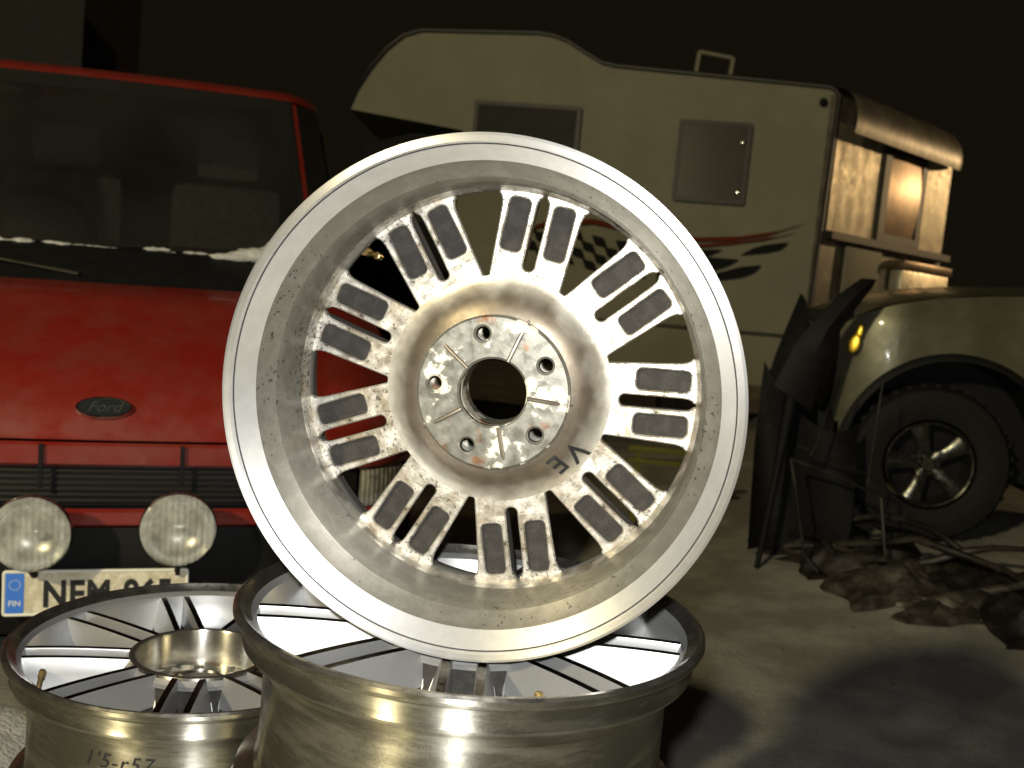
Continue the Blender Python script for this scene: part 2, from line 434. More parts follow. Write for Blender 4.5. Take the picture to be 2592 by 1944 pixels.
    # spokes
    for side in (1, -1):
        bm = bmesh.new()
        ro = .2030
        xo = lambda y: math.sqrt(ro*ro-y*y)
        xe = .1975
        out = [(XC, WS)]
        out += [(xe-.010, WS), (xe-.005, WS-.0006), (xe-.002, WS-.0020), (xe+.0005, WS-.0045), (xo(WS-.0055), WS-.0055)]
        hpo = HPf(.192)
        for s in range(1, 6):
            y = WS-.0055 + (hpo+.0055-WS+.0055)*s/6; out.append((xo(y), y))
        xh = math.sqrt(.1975**2-hpo**2)
        out += [(xo(hpo+.0055), hpo+.0055), (xh+.0005, hpo+.0045), (xh-.002, hpo+.0020), (xh-.005, hpo+.0006), (xh-.010, HPf(xh-.010)), (XC, HPf(XC))]
        yc = .0229
        hole = rrect(.1395, yc-.0108, .1935, yc+.0108, .0058, 6, cw=True)
        plate(bm, out, [hole], ZB, .0335, .0014, keep=lambda p, q: p.x < XC+1e-5 and q.x < XC+1e-5, mi=0)
        # pocket floor
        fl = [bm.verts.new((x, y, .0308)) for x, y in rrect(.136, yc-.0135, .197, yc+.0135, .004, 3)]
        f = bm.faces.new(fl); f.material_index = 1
        # front ridge (trapezoid, concave flanks)
        sec = [(WS+.0006, .0325), (.0095, .052), (.0112, .072), (.0118, .0885), (.0126, .0905), (.0206, .0905), (.0216, .0885), (.0255, .070), (.0310, .050), (HP-.0006, .0325)]
        def r_out(z): return .2035 if z < .04 else (.2068 if z < .06 else (.2130 if z < .08 else .2200))
        def r_in(z): return .1120 if z < .04 else (.1000 if z < .06 else (.0930 if z < .08 else .0880))
        rows = []
        for (y, z) in sec:
            ri, r_o = r_in(z), r_out(z)
            xa = math.sqrt(ri*ri-y*y); xb = math.sqrt(r_o**2-y*y)
            row = []
            for s in range(7):
                u = s/6; zz = z
                if z > .08: zz = z - .006*(1-u)**1.5 + .0005*math.sin(u*PI)
                row.append(bm.verts.new((xa+(xb-xa)*u, y, zz)))
            rows.append(row)
        ms = [1, 2, 2, 2, 3, 2, 2, 2, 1]  # lowest flank faces carry painted shade to deepen the channels
        for i in range(len(rows)-1):
            for s in range(6):
                f = bm.faces.new((rows[i][s], rows[i][s+1], rows[i+1][s+1], rows[i+1][s])); f.material_index = ms[i]
        for s in (0, 6):
            f = bm.faces.new([r_[s] for r_ in rows]); f.material_index = 2
        if side == -1: bmesh.ops.scale(bm, vec=(1, -1, 1), verts=bm.verts)
        bmesh.ops.recalc_face_normals(bm, faces=bm.faces[:])
        o = obj('spoke', bm, [M_back, M_pocketshade, M_silver, M_ridge], t, 35)
        for k in range(1, 9):
            c = o.copy(); link(c); c.parent = t; c.rotation_euler = (0, 0, R(40*k))
    # valve stem in a wedge opening
    bm = bmesh.new()
    lathe(bm, [(0.0001, .0), (.0052, .0), (.0050, .010), (.0030, .014), (.0028, .030), (.0040, .0305), (.0040, .040), (.0030, .041), (.0001, .041)], 20, False)
    bmesh.ops.transform(bm, matrix=Matrix.Translation((.2050*math.cos(R(20)), .2050*math.sin(R(20)), .053)) @ Matrix.Rotation(R(20), 4, 'Z') @ Matrix.Rotation(R(-12), 4, 'Y'), verts=bm.verts)
    bmesh.ops.recalc_face_normals(bm, faces=bm.faces[:])
    obj('valve_stem', bm, M_brass, t, 40)
    return t

# hub back: brown heat-stained zone by radius is a stain of the object (own coordinates)
def hub_material():
    M = mat('stained_hub_casting', (0.48, 0.455, 0.40), 0.42, 0.72, 0, 26, 0.2, 160, col2=(0.34, 0.31, 0.25), thr=(0.38, 0.58), rvar=0.05, bdist=0.0006, aniso=0.6)
    nt = M.node_tree; N = nt.nodes; L = nt.links
    b = N['Principled BSDF']; src = b.inputs['Base Color'].links[0].from_socket
    tc = N.new('ShaderNodeTexCoord'); sx = N.new('ShaderNodeSeparateXYZ'); L.new(tc.outputs['Object'], sx.inputs[0])
    cx = N.new('ShaderNodeCombineXYZ'); L.new(sx.outputs[0], cx.inputs[0]); L.new(sx.outputs[1], cx.inputs[1])
    ln = N.new('ShaderNodeVectorMath'); ln.operation = 'LENGTH'; L.new(cx.outputs[0], ln.inputs[0])
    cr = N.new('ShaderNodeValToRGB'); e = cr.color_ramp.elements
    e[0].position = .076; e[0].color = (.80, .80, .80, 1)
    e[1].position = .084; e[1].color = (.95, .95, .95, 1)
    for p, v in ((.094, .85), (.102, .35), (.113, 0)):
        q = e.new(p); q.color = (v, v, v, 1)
    mr = N.new('ShaderNodeMath'); mr.operation = 'ADD'
    nz = N.new('ShaderNodeTexNoise'); nz.inputs['Scale'].default_value = 30
    L.new(tc.outputs['Object'], nz.inputs['Vector'])
    sc = N.new('ShaderNodeMath'); sc.operation = 'MULTIPLY_ADD'; sc.inputs[1].default_value = .02; sc.inputs[2].default_value = -.01
    L.new(nz.outputs['Fac'], sc.inputs[0]); L.new(ln.outputs['Value'], mr.inputs[0]); L.new(sc.outputs[0], mr.inputs[1])
    L.new(mr.outputs[0], cr.inputs[0])
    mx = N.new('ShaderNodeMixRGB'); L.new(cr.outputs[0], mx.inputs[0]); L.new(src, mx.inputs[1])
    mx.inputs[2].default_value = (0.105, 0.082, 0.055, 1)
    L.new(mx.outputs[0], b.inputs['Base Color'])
    return M
def pad_material():
    """bolt pad: bare grey metal with chalky white corrosion flakes and a little rust"""
    M = mat('corroded_bolt_pad', (0.20, 0.195, 0.165), 0.36, 0.55, 0.25, 40, 0.25, 160, rvar=0.10, bdist=0.0005)
    nt = M.node_tree; N = nt.nodes; L = nt.links
    b = N['Principled BSDF']; src = b.inputs['Base Color'].links[0].from_socket
    tc = N.new('ShaderNodeTexCoord')
    n1 = N.new('ShaderNodeTexNoise'); n1.inputs['Scale'].default_value = 24; n1.inputs['Detail'].default_value = 9; n1.inputs['Roughness'].default_value = .62
    L.new(tc.outputs['Object'], n1.inputs['Vector'])
    r1 = N.new('ShaderNodeValToRGB'); r1.color_ramp.elements[0].position = .535; r1.color_ramp.elements[1].position = .56
    L.new(n1.outputs['Fac'], r1.inputs[0])
    m1 = N.new('ShaderNodeMixRGB'); L.new(r1.outputs[0], m1.inputs[0]); L.new(src, m1.inputs[1]); m1.inputs[2].default_value = (.50, .47, .38, 1)
    n2 = N.new('ShaderNodeTexNoise'); n2.inputs['Scale'].default_value = 33; n2.inputs['Detail'].default_value = 6
    mp = N.new('ShaderNodeMapping'); mp.inputs['Location'].default_value = (3.3, 1.2, 5); L.new(tc.outputs['Object'], mp.inputs[0]); L.new(mp.outputs[0], n2.inputs['Vector'])
    r2 = N.new('ShaderNodeValToRGB'); r2.color_ramp.elements[0].position = .60; r2.color_ramp.elements[1].position = .68
    L.new(n2.outputs['Fac'], r2.inputs[0])
    m2 = N.new('ShaderNodeMixRGB'); L.new(r2.outputs[0], m2.inputs[0]); L.new(m1.outputs[0], m2.inputs[1]); m2.inputs[2].default_value = (.16, .085, .045, 1)
    L.new(m2.outputs[0], b.inputs['Base Color'])
    mt = N.new('ShaderNodeMapRange'); mt.inputs[3].default_value = .6; mt.inputs[4].default_value = .02
    L.new(r1.outputs[0], mt.inputs[0]); L.new(mt.outputs[0], b.inputs['Metallic'])
    return M
M_hubback = hub_material(); M_pad = pad_material()

GW = 'used multi-spoke alloy wheels stacked in the yard'
stand = build_wheel('alloy_wheel', 'bare alloy wheel standing upright, its back with bolt holes facing the viewer')
stand['group'] = GW
# top of the right stack and of the left stack, and the wheels carrying them
def lay(x, y, z, ang, label):
    c = copy_tree(stand); tag(c, label, 'alloy wheel', GW)
    c.matrix_world = Matrix.Translation((x, y, z)) @ Matrix.Rotation(R(ang), 4, 'Z')
    return c
SRX, SRY = -.020, 1.017
SLX, SLY = -.379, 1.294
right_top = lay(SRX, SRY, .735, 270, 'alloy wheel lying face up directly under the upright wheel')
left_top = lay(SLX, SLY, .565-.0, 198, 'alloy wheel lying face up in front of the number plate, handwriting on its side')
for i, (dx, dy, a, o_) in enumerate(((.004, -.003, 40, 'second'), (-.005, .004, 115, 'third'), (.003, .005, 203, 'lowest'))):
    lay(SRX+dx, SRY+dy, .735-.21*(i+1), a, 'alloy wheel lying flat, %s from the top of the right stack' % o_)
for i, (dx, dy, a, o_) in enumerate(((-.004, .004, 77, 'second'), (.0, .006, 160, 'lowest'))):
    lay(SLX+dx, SLY+dy, .565-.21*(i+1), a, 'alloy wheel lying flat, %s from the top of the left stack' % o_)
for i, o_ in enumerate(('top', 'middle', 'bottom')):
    lay(-.144+.004*i, 1.72-.003*i, .525-.21*i, 30+50*i, '%s alloy wheel of the low stack hidden behind the wheel under the upright one' % o_)
bm = bmesh.new(); box(bm, -.66, -.12, 1.05, 1.54, 0.002, .0395, bev=.003)
tag(obj('timber_board', bm, M_wood), 'grey timber board on the ground under the left wheel stack', 'board')

# pose of the upright wheel
axis = Vector((0.097, 0.995, -0.016)).normalized()
near = Vector((-0.025, 0.905, 1.067))           # centre of the flange nearest the viewer
hub_pt = near+axis*.125; near += Vector((-.0065, -.011, -.0045)); axis = (hub_pt-near).normalized()
ctr = near + axis*HW
ex = (math.cos(R(156))*CR + math.sin(R(156))*CU); ex = (ex - ex.dot(axis)*axis).normalized()
ey = axis.cross(ex)
mw = Matrix((ex, ey, axis)).transposed().to_4x4(); mw.translation = ctr
stand.matrix_world = mw

# ink letters on the back of the upright wheel (follow the casting)
def hub_z(r):
    pr = sorted(BACKPROF)
    if r >= pr[-1][0]: return ZB
    for (a, za), (b, zb) in zip(pr, pr[1:]):
        if a <= r <= b: return za+(zb-za)*(r-a)/(b-a)
    return -.01
def ink(body, ang_img, rad, size, spin):
    a = R(156-ang_img); cx, cy = rad*math.cos(a), rad*math.sin(a)
    s = R(156-spin)
    def T(x, y, z):
        # local frame is mirrored when seen from the back
        px = cx + x*math.cos(s) + y*math.sin(s)*1.0
        py = cy + x*math.sin(s) - y*math.cos(s)
        r_ = math.hypot(px, py)
        return Vector((px, py, hub_z(r_) - .0004 - z*.3))
    bm = text_bm(body, size, T, .0006, subdiv=2, bold=.0004)
    o = obj('marker_letter', bm, M_marker, stand); return o
ink('V', -37.0, .1010, .031, -138)
ink('E', -49.5, .0965, .029, -138)
# pen scribble wrapped round the barrel of the left wheel
def TW(x, y, z):
    a = R(-98) + x/.2072
    zz = .028 + y
    return Vector(((.2074+z)*math.cos(a), (.2074+z)*math.sin(a), zz))
# local frame of that wheel is turned by 198 deg, so turn the writing back
bm = text_bm("1'5-r57", .025, TW, .0004, subdiv=2, shear=0.25, space=1.15)
bmesh.ops.transform(bm, matrix=Matrix.Rotation(R(-198), 4, 'Z'), verts=bm.verts)
obj('pen_writing', bm, M_marker, left_top)

# ------------------------------------------------------------------ red van
yaw = R(17)
van = thing('red_van', 'red van with round spotlights on its front and number plate NEM-965', 'van', (-1.005, 2.5, 0),
            Matrix.Rotation(yaw, 3, 'Z') @ Matrix.Rotation(R(-1.2), 3, 'Y'))
def hw(z):
    pts = [(0, .84), (.6, .85), (.8, .82), (1.07, .77), (1.2, .70), (1.83, .62), (2.0, .60)]
    for (a, wa), (b, wb) in zip(pts, pts[1:]):
        if a <= z <= b: return wa+(wb-wa)*(z-a)/(b-a)
    return .84
def vm(u, v, z, off=0.0):
    """body map: u in -1..1 across, front corners rounded back"""
    k = .045*u*u + .16*max(0, abs(u)-.80)**1.5/.2**1.5*1.0
    return Vector((u*hw(z), v+k-off, z))
US = [-1, -.98, -.95, -.91, -.86, -.8, -.65, -.45, -.2, 0, .2, .45, .65, .8, .86, .91, .95, .98, 1]
def panel(name, prof, mt, u0=-1, u1=1, parent=van, thick=.012, smooth=40, name_mi=None):
    us = [u for u in US if u0 < u < u1]; us = [u0]+us+[u1]
    bm = bmesh.new()
    A = [[bm.verts.new(vm(u, v, z)) for (v, z) in prof] for u in us]
    B = [[bm.verts.new(vm(u, v+thick, z-thick*.3)) for (v, z) in prof] for u in us]
    for G in (A, B):
        for i in range(len(us)-1):
            for j in range(len(prof)-1):
                bm.faces.new((G[i][j], G[i+1][j], G[i+1][j+1], G[i][j+1]))
    for i in range(len(us)-1):
        for j in (0, len(prof)-1): bm.faces.new((A[i][j], A[i+1][j], B[i+1][j], B[i][j]))
    for j in range(len(prof)-1):
        for i in (0, len(us)-1): bm.faces.new((A[i][j], A[i][j+1], B[i][j+1], B[i][j]))
    bmesh.ops.recalc_face_normals(bm, faces=bm.faces[:])
    return obj(name, bm, mt, parent, smooth)
panel('front_valance', [(.06, .17), (.03, .22), (.02, .40), (.03, .458)], M_black)
panel('bumper_strip', [(.030, .461), (.022, .468), (.022, .500), (.032, .508)], M_red)
panel('grille', [(.060, .510), (.055, .56), (.060, .614)], M_black, -.78, .78)
bm = bmesh.new()
for k in range(6):
    z = .522+.0155*k
    for i in range(len(US)-1):
        a, b = US[i], US[i+1]
        if a < -.78 or b > .78: continue
        p, q = vm(a, .050, z), vm(b, .050, z)
        vs = [bm.verts.new(x) for x in (p, q, q+Vector((0, .004, .006)), p+Vector((0, .004, .006)), p+Vector((0, .012, 0)), q+Vector((0, .012, 0)))]
        bm.faces.new(vs[:4]); bm.faces.new((vs[0], vs[4], vs[5], vs[1]))
obj('grille_bar', bm, M_trim, van)
panel('front_edge', [(.035, .617), (.024, .625), (.022, .672), (.030, .680)], M_red)
panel('bonnet', [(.052, .681), (.030, .687), (.038, .700), (.060, .745), (.105, .800), (.20, .868), (.36, .950), (.50, 1.018), (.62, 1.068)], M_red, -.99, .99)
panel('cowl', [(.620, 1.060), (.66, 1.085), (.72, 1.12), (.80, 1.165), (.85, 1.185)], M_black, -.98, .98)
# windscreen with its rubber, pillars, roof
def ws(v0, z0, v1, z1): return [(v0+(v1-v0)*k/5, z0+(z1-z0)*k/5) for k in range(6)]
panel('windscreen', ws(.853, 1.19, 1.275, 1.735), M_wind, -.79, .79, thick=.005)
panel('windscreen_rubber', ws(.84, 1.172, .862, 1.20), M_trim, -.82, .82)
panel('windscreen_rubber', ws(1.272, 1.733, 1.312, 1.786), M_trim, -.82, .82)
for s in (-1, 1):
    a, b = sorted((s*.79, s*.82))
    panel('windscreen_rubber', ws(.855, 1.188, 1.285, 1.745), M_trim, a, b, thick=.012)
    a, b = sorted((s*.826, s*.852))
    panel('pillar', ws(.84, 1.17, 1.30, 1.775), M_red, a, b, thick=.03)
    a, b = sorted((s*.854, s*.995))
    panel('quarter_panel', ws(.84, 1.17, 1.30, 1.775), M_black, a, b, thick=.03)
panel('roof', [(1.306, 1.785), (1.318, 1.794), (1.345, 1.808), (1.40, 1.828), (1.7, 1.86), (2.6, 1.88), (4.3, 1.86)], M_red, -1, 1)
# sides (front line carried back), inner floor and rear
prof_side = [(.06, .17), (.02, .40), (.022, .62), (.03, .69), (.105, .80), (.36, .95), (.62, 1.06), (.84, 1.17)]
for s in (-1, 1):
    bm = bmesh.new()
    def fn(a, b, s=s):
        i = b*(len(prof_side)-1); k = min(int(i), len(prof_side)-2); f_ = i-k
        v = prof_side[k][0]*(1-f_)+prof_side[k+1][0]*f_; z = prof_side[k][1]*(1-f_)+prof_side[k+1][1]*f_
        p = vm(s, v, z); return Vector((p.x, p.y*(1-a)+4.3*a, p.z))
    grid(bm, fn, 14, 21)
    # wheel arch opening: drop the faces that fall inside
    dead = [f for f in bm.faces if math.hypot(f.calc_center_median().y-.75, f.calc_center_median().z-.32) < .37 or math.hypot(f.calc_center_median().y-3.4, f.calc_center_median().z-.32) < .37]
    bmesh.ops.delete(bm, geom=dead, context='FACES')
    obj('side_panel', bm, M_red, van, 40)
    bm = bmesh.new()
    def fn2(a, b, s=s):
        z = 1.17+(1.77-1.17)*b; v = .84+(1.30-.84)*b
        p = vm(s, v, z); return Vector((p.x, p.y*(1-a)+4.3*a, p.z))
    grid(bm, fn2, 10, 6)
    obj('side_window', bm, M_darkglass, van, 40)
    # rain gutter strip that catches the yard lamp
    bm = bmesh.new()
    tube(bm, [vm(s*1.025, .90, 1.19)+Vector((0, .06, 0)), vm(s*1.03, 1.08, 1.45)+Vector((0, .07, 0)), vm(s*1.03, 1.26, 1.70)+Vector((0, .08, 0)), vm(s*1.02, 1.6, 1.80)+Vector((0, .1, 0)), vm(s*1.02, 4.1, 1.80)], .008, 8)
    obj('rain_gutter', bm, M_carwheel, van, 60)
    # headlamp at the corner
    u_a, u_b = (.79, .95) if s == 1 else (-.95, -.79)
    panel('headlamp', [(.028, .512), (.020, .525), (.020, .600), (.030, .613)], M_lens, u_a, u_b)
    panel('headlamp_backing', [(.060, .512), (.058, .600), (.060, .613)], M_reflector, u_a, u_b)
bm = bmesh.new(); box(bm, -.8, .8, 4.28, 4.31, .25, 1.85, bev=.01); obj('rear_panel', bm, M_red, van)
bm = bmesh.new()
box(bm, -.60, -.57, 1.42, 4.2, .32, 1.72); box(bm, .57, .60, 1.42, 4.2, .32, 1.72); box(bm, -.72, -.70, .86, 4.2, .32, 1.10); box(bm, .70, .72, .86, 4.2, .32, 1.10)
box(bm, -.57, .57, 1.45, 4.2, 1.70, 1.72); box(bm, -.57, .57, 4.15, 4.2, .3, 1.7)
obj('cabin_lining', bm, M_black, van)
bm = bmesh.new(); box(bm, -.78, .78, .12, 4.27, .26, .30); obj('floor_pan', bm, M_black, van)
bm = bmesh.new(); box(bm, -.72, .72, .80, .84, .3, 1.12); box(bm, -.66, .66, .93, 1.10, 1.00, 1.19, bev=.03); obj('dashboard', bm, M_black, van, 40)
for cx in (-.34, .30):
    bm = bmesh.new()
    box(bm, cx-.24, cx+.24, 1.35, 1.85, .80, .98, bev=.05)
    box(bm, cx-.23, cx+.23, 1.80, 1.95, .95, 1.48, bev=.06)
    box(bm, cx-.13, cx+.13, 1.83, 1.93, 1.50, 1.68, bev=.04)
    obj('seat', bm, M_seat, van, 50)
bm = bmesh.new()
sc_ = Vector((-.34, 1.20, 1.20))
tube(bm, [sc_+Vector((.19*math.cos(2*PI*k/32), -.05+.08*math.sin(2*PI*k/32), .17*math.sin(2*PI*k/32))) for k in range(33)], .013, 8)
tube(bm, [sc_+Vector((0, -.05, 0)), sc_+Vector((0, -.20, -.08))], .03, 8)
tube(bm, [sc_+Vector((-.18, -.05, 0)), sc_+Vector((.18, -.05, 0))], .012, 8)
obj('steering_wheel', bm, M_black, van, 50)
for s in (-1, 1):
    for vy in (.75, 3.4):
        bm = bmesh.new()
        lathe(bm, [(.17, -.09), (.30, -.09), (.32, -.06), (.32, .06), (.30, .09), (.17, .09)], 40)
        bmesh.ops.transform(bm, matrix=Matrix.Translation((s*.73, vy, .32)) @ Matrix.Rotation(PI/2, 4, 'Y'), verts=bm.verts)
        obj('tyre', bm, M_rubber, van, 40)
        bm = bmesh.new()
        lathe(bm, [(.001, .03), (.08, .03), (.16, .02), (.172, .07), (.172, -.07), (.001, -.05)], 32, False)
        bmesh.ops.transform(bm, matrix=Matrix.Translation((s*.73, vy, .32)) @ Matrix.Rotation(s*PI/2, 4, 'Y'), verts=bm.verts)
        obj('wheel_disc', bm, M_carwheel, van, 40)
# wiper arm
bm = bmesh.new(); tube(bm, [(-.62, .80, 1.165), (-.40, .70, 1.125), (-.14, .655, 1.092)], [.003, .0035, .006], 6); obj('wiper_arm', bm, M_scraplight, van)
# panel straps from the spotlights
# badge
def TB(x, y, z):
    n = Vector((0, -.79, .61)); up = Vector((0, .61, .79)); return Vector((0.0, .0655, .765)) + Vector((x, 0, 0)) + up*y + n*z
bm = bmesh.new()
el = [(.069*math.cos(2*PI*k/64), .0315*math.sin(2*PI*k/64)) for k in range(64)]
def ringz(r, z): return [bm.verts.new(TB(x*r, y*(r-(1-r)*.9), z)) for x, y in el]
rr_ = [ringz(1.0, -.004), ringz(1.0, .003), ringz(.975, .006), ringz(.93, .006), ringz(.91, .0035)]
for a, b in zip(rr_, rr_[1:]):
    for k in range(64): bm.faces.new((a[k], a[(k+1) % 64], b[(k+1) % 64], b[k]))
f = bm.faces.new(rr_[-1]); f.material_index = 1
bmesh.ops.recalc_face_normals(bm, faces=bm.faces[:])
badge = obj('oval_badge', bm, [M_chrome, M_emblem], van, 30)
obj('badge_lettering', text_bm('Ford', .042, lambda x, y, z: TB(x, y, .0036+z), .0008, shear=.35), M_badgetext, badge)
# number plate
NP = thing('x', 'x', 'x'); bpy.data.objects.remove(NP)
def TP(x, y, z):                       # plate frame: centre of plate, z out towards the viewer
    return Vector((.004+x, -.012-z, .302+y))
PW, PH = .2205, .059
bm = bmesh.new()
bm2pts = rrect(-PW, -PH, PW, PH, .009, 5)
slab(bm, bm2pts, lambda x, y, z: TP(x, y, -z), .004, 0)
inner = rrect(-PW+.007, -PH+.007, PW-.007, PH-.007, .004, 5)
A = [bm.verts.new(TP(x, y, .0005)) for x, y in bm2pts]; B = [bm.verts.new(TP(x, y, .0030)) for x, y in inset(bm2pts, .002)]
C = [bm.verts.new(TP(x, y, .0030)) for x, y in inset(bm2pts, .0045)]; D = [bm.verts.new(TP(x, y, .0008)) for x, y in inner]
for a, b in ((A, B), (B, C), (C, D)):
    for k in range(len(a)):
        f = bm.faces.new((a[k], a[(k+1) % len(a)], b[(k+1) % len(a)], b[k])); f.material_index = 1
bmesh.ops.recalc_face_normals(bm, faces=bm.faces[:])
npl = obj('number_plate', bm, [M_plate, M_plateedge], van)
bm = bmesh.new(); slab(bm, rrect(-PW+.008, -PH+.008, -PW+.050, PH-.008, .003, 3), lambda x, y, z: TP(x, y, .0006+z), .0007)
obj('blue_band', bm, M_blue, npl)
bm = text_bm('FIN', .020, lambda x, y, z: TP(x-PW+.029, y-.026, .0014+z), .0006, bold=.0003)
for k in range(12):
    a = 2*PI*k/12; cx, cy = -PW+.029+.0125*math.cos(a), .022+.0125*math.sin(a)
    vs = [bm.verts.new(TP(cx+(.0024 if j % 2 == 0 else .001)*math.cos(j*PI/5+PI/2), cy+(.0024 if j % 2 == 0 else .001)*math.sin(j*PI/5+PI/2), .0018)) for j in range(10)]
    bm.faces.new(vs)
obj('country_code', bm, M_white, npl)
obj('registration_number', text_bm('NEM-965', .094, lambda x, y, z: TP(x*.80+.026, y-.006, .0010+z), .0012, bold=.0030, space=1.08), M_marker, npl)
# spotlights
for cx, cz, hx in ((-.140, .480, 1), (.197, .490, -1)):
    yf = -.115
    bm = bmesh.new()
    lathe(bm, [(.0915, .0), (.0935, -.004), (.0935, -.016), (.088, -.030), (.070, -.060), (.040, -.078), (.0005, -.082)], 64, False, mi=[1, 1, 1, 0, 0, 0])
    bmesh.ops.transform(bm, matrix=Matrix.Translation((cx, yf, cz)) @ Matrix.Rotation(PI/2, 4, 'X'), verts=bm.verts)
    bmesh.ops.recalc_face_normals(bm, faces=bm.faces[:])
    sp = obj('spotlight', bm, [M_black, M_chrome], van, 30)
    bm = bmesh.new()
    lathe(bm, [(.0895, -.003), (.083, -.020), (.062, -.042), (.035, -.052), (.020, -.054), (.0005, -.054)], 64, False)
    bmesh.ops.transform(bm, matrix=Matrix.Translation((cx, yf, cz)) @ Matrix.Rotation(PI/2, 4, 'X'), verts=bm.verts)
    obj('reflector', bm, M_reflector, sp, 60)
    bm = bmesh.new()
    lathe(bm, [(.0910, -.002), (.0905, .003), (.086, .006), (.0745, .0085), (.0735, .0072), (.055, .0115), (.030, .0145), (.0005, .0155)], 64, False)
    bmesh.ops.transform(bm, matrix=Matrix.Translation((cx, yf, cz)) @ Matrix.Rotation(PI/2, 4, 'X'), verts=bm.verts)
    obj('lens', bm, M_lens, sp, 12)
    bm = bmesh.new(); box(bm, cx-.016, cx+.016, yf+.012, yf+.030, cz-.006, cz+.006, bev=.003); obj('bulb_shield', bm, M_reflector, sp, 30)
    bm = bmesh.new()
    tube(bm, [(cx-.004*hx, yf+.05, cz-.088), (cx-.004*hx, yf+.05, cz-.105), (cx-.002, yf+.085, cz-.128), (cx, .03, cz-.135)], [.010, .007, .007, .007], 10)
    box(bm, cx-.012, cx+.012, yf+.038, yf+.062, cz-.094, cz-.088)
    box(bm, cx-.006, cx+.006, -.030, -.018, .302+.046, .302+.075)
    obj('bracket', bm, M_black, sp, 40)
    bm = bmesh.new(); box(bm, cx-.0055, cx+.0055, .0135, .0185, cz+.085, .678, bev=.001); obj('strap', bm, M_black, sp)
# hidden-away rest of the front: inner darkness behind the grille
bm = bmesh.new(); box(bm, -.70, .70, .12, .60, .28, .64); obj('radiator', bm, M_black, van)

# snow on the cowl and at the windscreen foot
def snow(name, pts, label):
    bm = bmesh.new()
    for (c, rx, ry, rz) in pts:
        r_ = bmesh.ops.create_icosphere(bm, subdivisions=3, radius=1.0)
        for v in r_['verts']:
            n_ = 1+.16*math.sin(9*v.co.x+3*v.co.y+c[0]*9)*math.cos(7*v.co.z+2*v.co.x)
            v.co = Vector((v.co.x*rx*n_, v.co.y*ry*n_, v.co.z*rz*n_))+Vector(c)
    o = obj(name, bm, M_snow, None, 60); o.matrix_world = van.matrix_world.copy()
    tag(o, label, 'snow', kind='stuff'); return o
snow('snow', [((.50, .86, 1.195), .095, .05, .050), ((.40, .83, 1.185), .09, .03, .026), ((.32, .82, 1.175), .08, .02, .014), ((.60, .90, 1.195), .08, .05, .045)],
     'white snow heap left on the red van beside the foot of its windscreen')
random.seed(11)
snow('snow', [((-.60+.030*k, .846+.01*random.random(), 1.176+.004*random.random()), .026+.02*random.random(), .010+.008*random.random(), .003+.010*random.random()**2) for k in range(30) if random.random() > .22],
     'thin broken line of snow along the base of the red van windscreen')

# ------------------------------------------------------------------ motorhome
mh = thing('motorhome', 'pale motorhome with overcab bed, red swoosh and checkered flag on its side', 'motorhome', (0, 8.55, 0))
P0 = Vector((-1.65, .35, 0)); P1 = Vector((2.38, -.35, 0)); dxy = (P1-P0)/(P1.x-P0.x)
nrm = Vector((-.171, -.985, 0)).normalized()
def TM(x, z, d):                       # point of the side wall at world x, height z, d metres out of the wall
    return P0 + dxy*(x-P0.x) + Vector((0, 0, z)) + nrm*d
def arc(cx, cz, rx, rz, a0, a1, n=6): return [(cx+rx*math.cos(R(a0+(a1-a0)*k/n)), cz+rz*math.sin(R(a0+(a1-a0)*k/n))) for k in range(n+1)]
side = [(-.62, .52), (2.34, .55), (2.38, 2.90)] + [(2.36, 2.955), (2.30, 2.985)] + [(.62, 3.06), (.50, 3.08), (.36, 3.15), (.20, 3.24), (.08, 3.28), (-.05, 3.295)] + \
       [(-1.05, 3.27)] + [(-1.20, 3.22), (-1.34, 3.10), (-1.47, 2.93), (-1.58, 2.74), (-1.64, 2.58)] + [(-.62, 2.46)]
rearv = Vector((1.62, 1.60, 0))
bm = bmesh.new()
slab(bm, side[::-1], lambda x, z, d: TM(x, z, 0) - Vector((0, 1, 0))*(-.04) if d == 0 else TM(x, z, 0)+Vector((.0, 2.1, 0)), 1)
bmesh.ops.recalc_face_normals(bm, faces=bm.faces[:])
for f in bm.faces:
    if f.calc_center_median().z > 2.8 and abs(f.normal.z) > .35: f.material_index = 1
obj('body_wall', bm, [M_cream, M_rearcap], mh)
bm = bmesh.new()
tr = [(x, z) for x, z in side]
for k in range(2, 17):
    a, b = tr[k], tr[k+1]
tube(bm, [TM(x, z, .002) for x, z in side[2:17]], .016, 6)
obj('edge_trim', bm, M_windowframe, mh, 60)
bm = bmesh.new(); tube(bm, [TM(2.385, 2.93, .0), TM(2.345, .56, 0)], .018, 6); obj('corner_trim', bm, M_windowframe, mh, 60)
def side_window(x0, z0, x1, z1, name='side_window', mt=M_tinted, mf=M_windowframe):
    bm = bmesh.new()
    plate_l = rrect(x0, z0, x1, z1, .02, 3); inn = rrect(x0+.035, z0+.035, x1-.035, z1-.035, .015, 3)
    A = [bm.verts.new(TM(x, z, .003)) for x, z in plate_l]; B = [bm.verts.new(TM(x, z, .022)) for x, z in plate_l]
    C_ = [bm.verts.new(TM(x, z, .022)) for x, z in inn]; D_ = [bm.verts.new(TM(x, z, .010)) for x, z in inn]
    for a, b in ((A, B), (B, C_), (C_, D_)):
        for k in range(len(a)): bm.faces.new((a[k], a[(k+1) % len(a)], b[(k+1) % len(a)], b[k]))
    fr = obj(name, bm, mf, mh)
    bm = bmesh.new(); slab(bm, rrect(x0+.03, z0+.03, x1-.03, z1-.03, .01, 2), lambda x, z, d: TM(x, z, .006+d), .006)
    obj('pane', bm, mt, fr)
    return fr
side_window(-.53, 2.02, .37, 2.71, mt=M_darkglass)
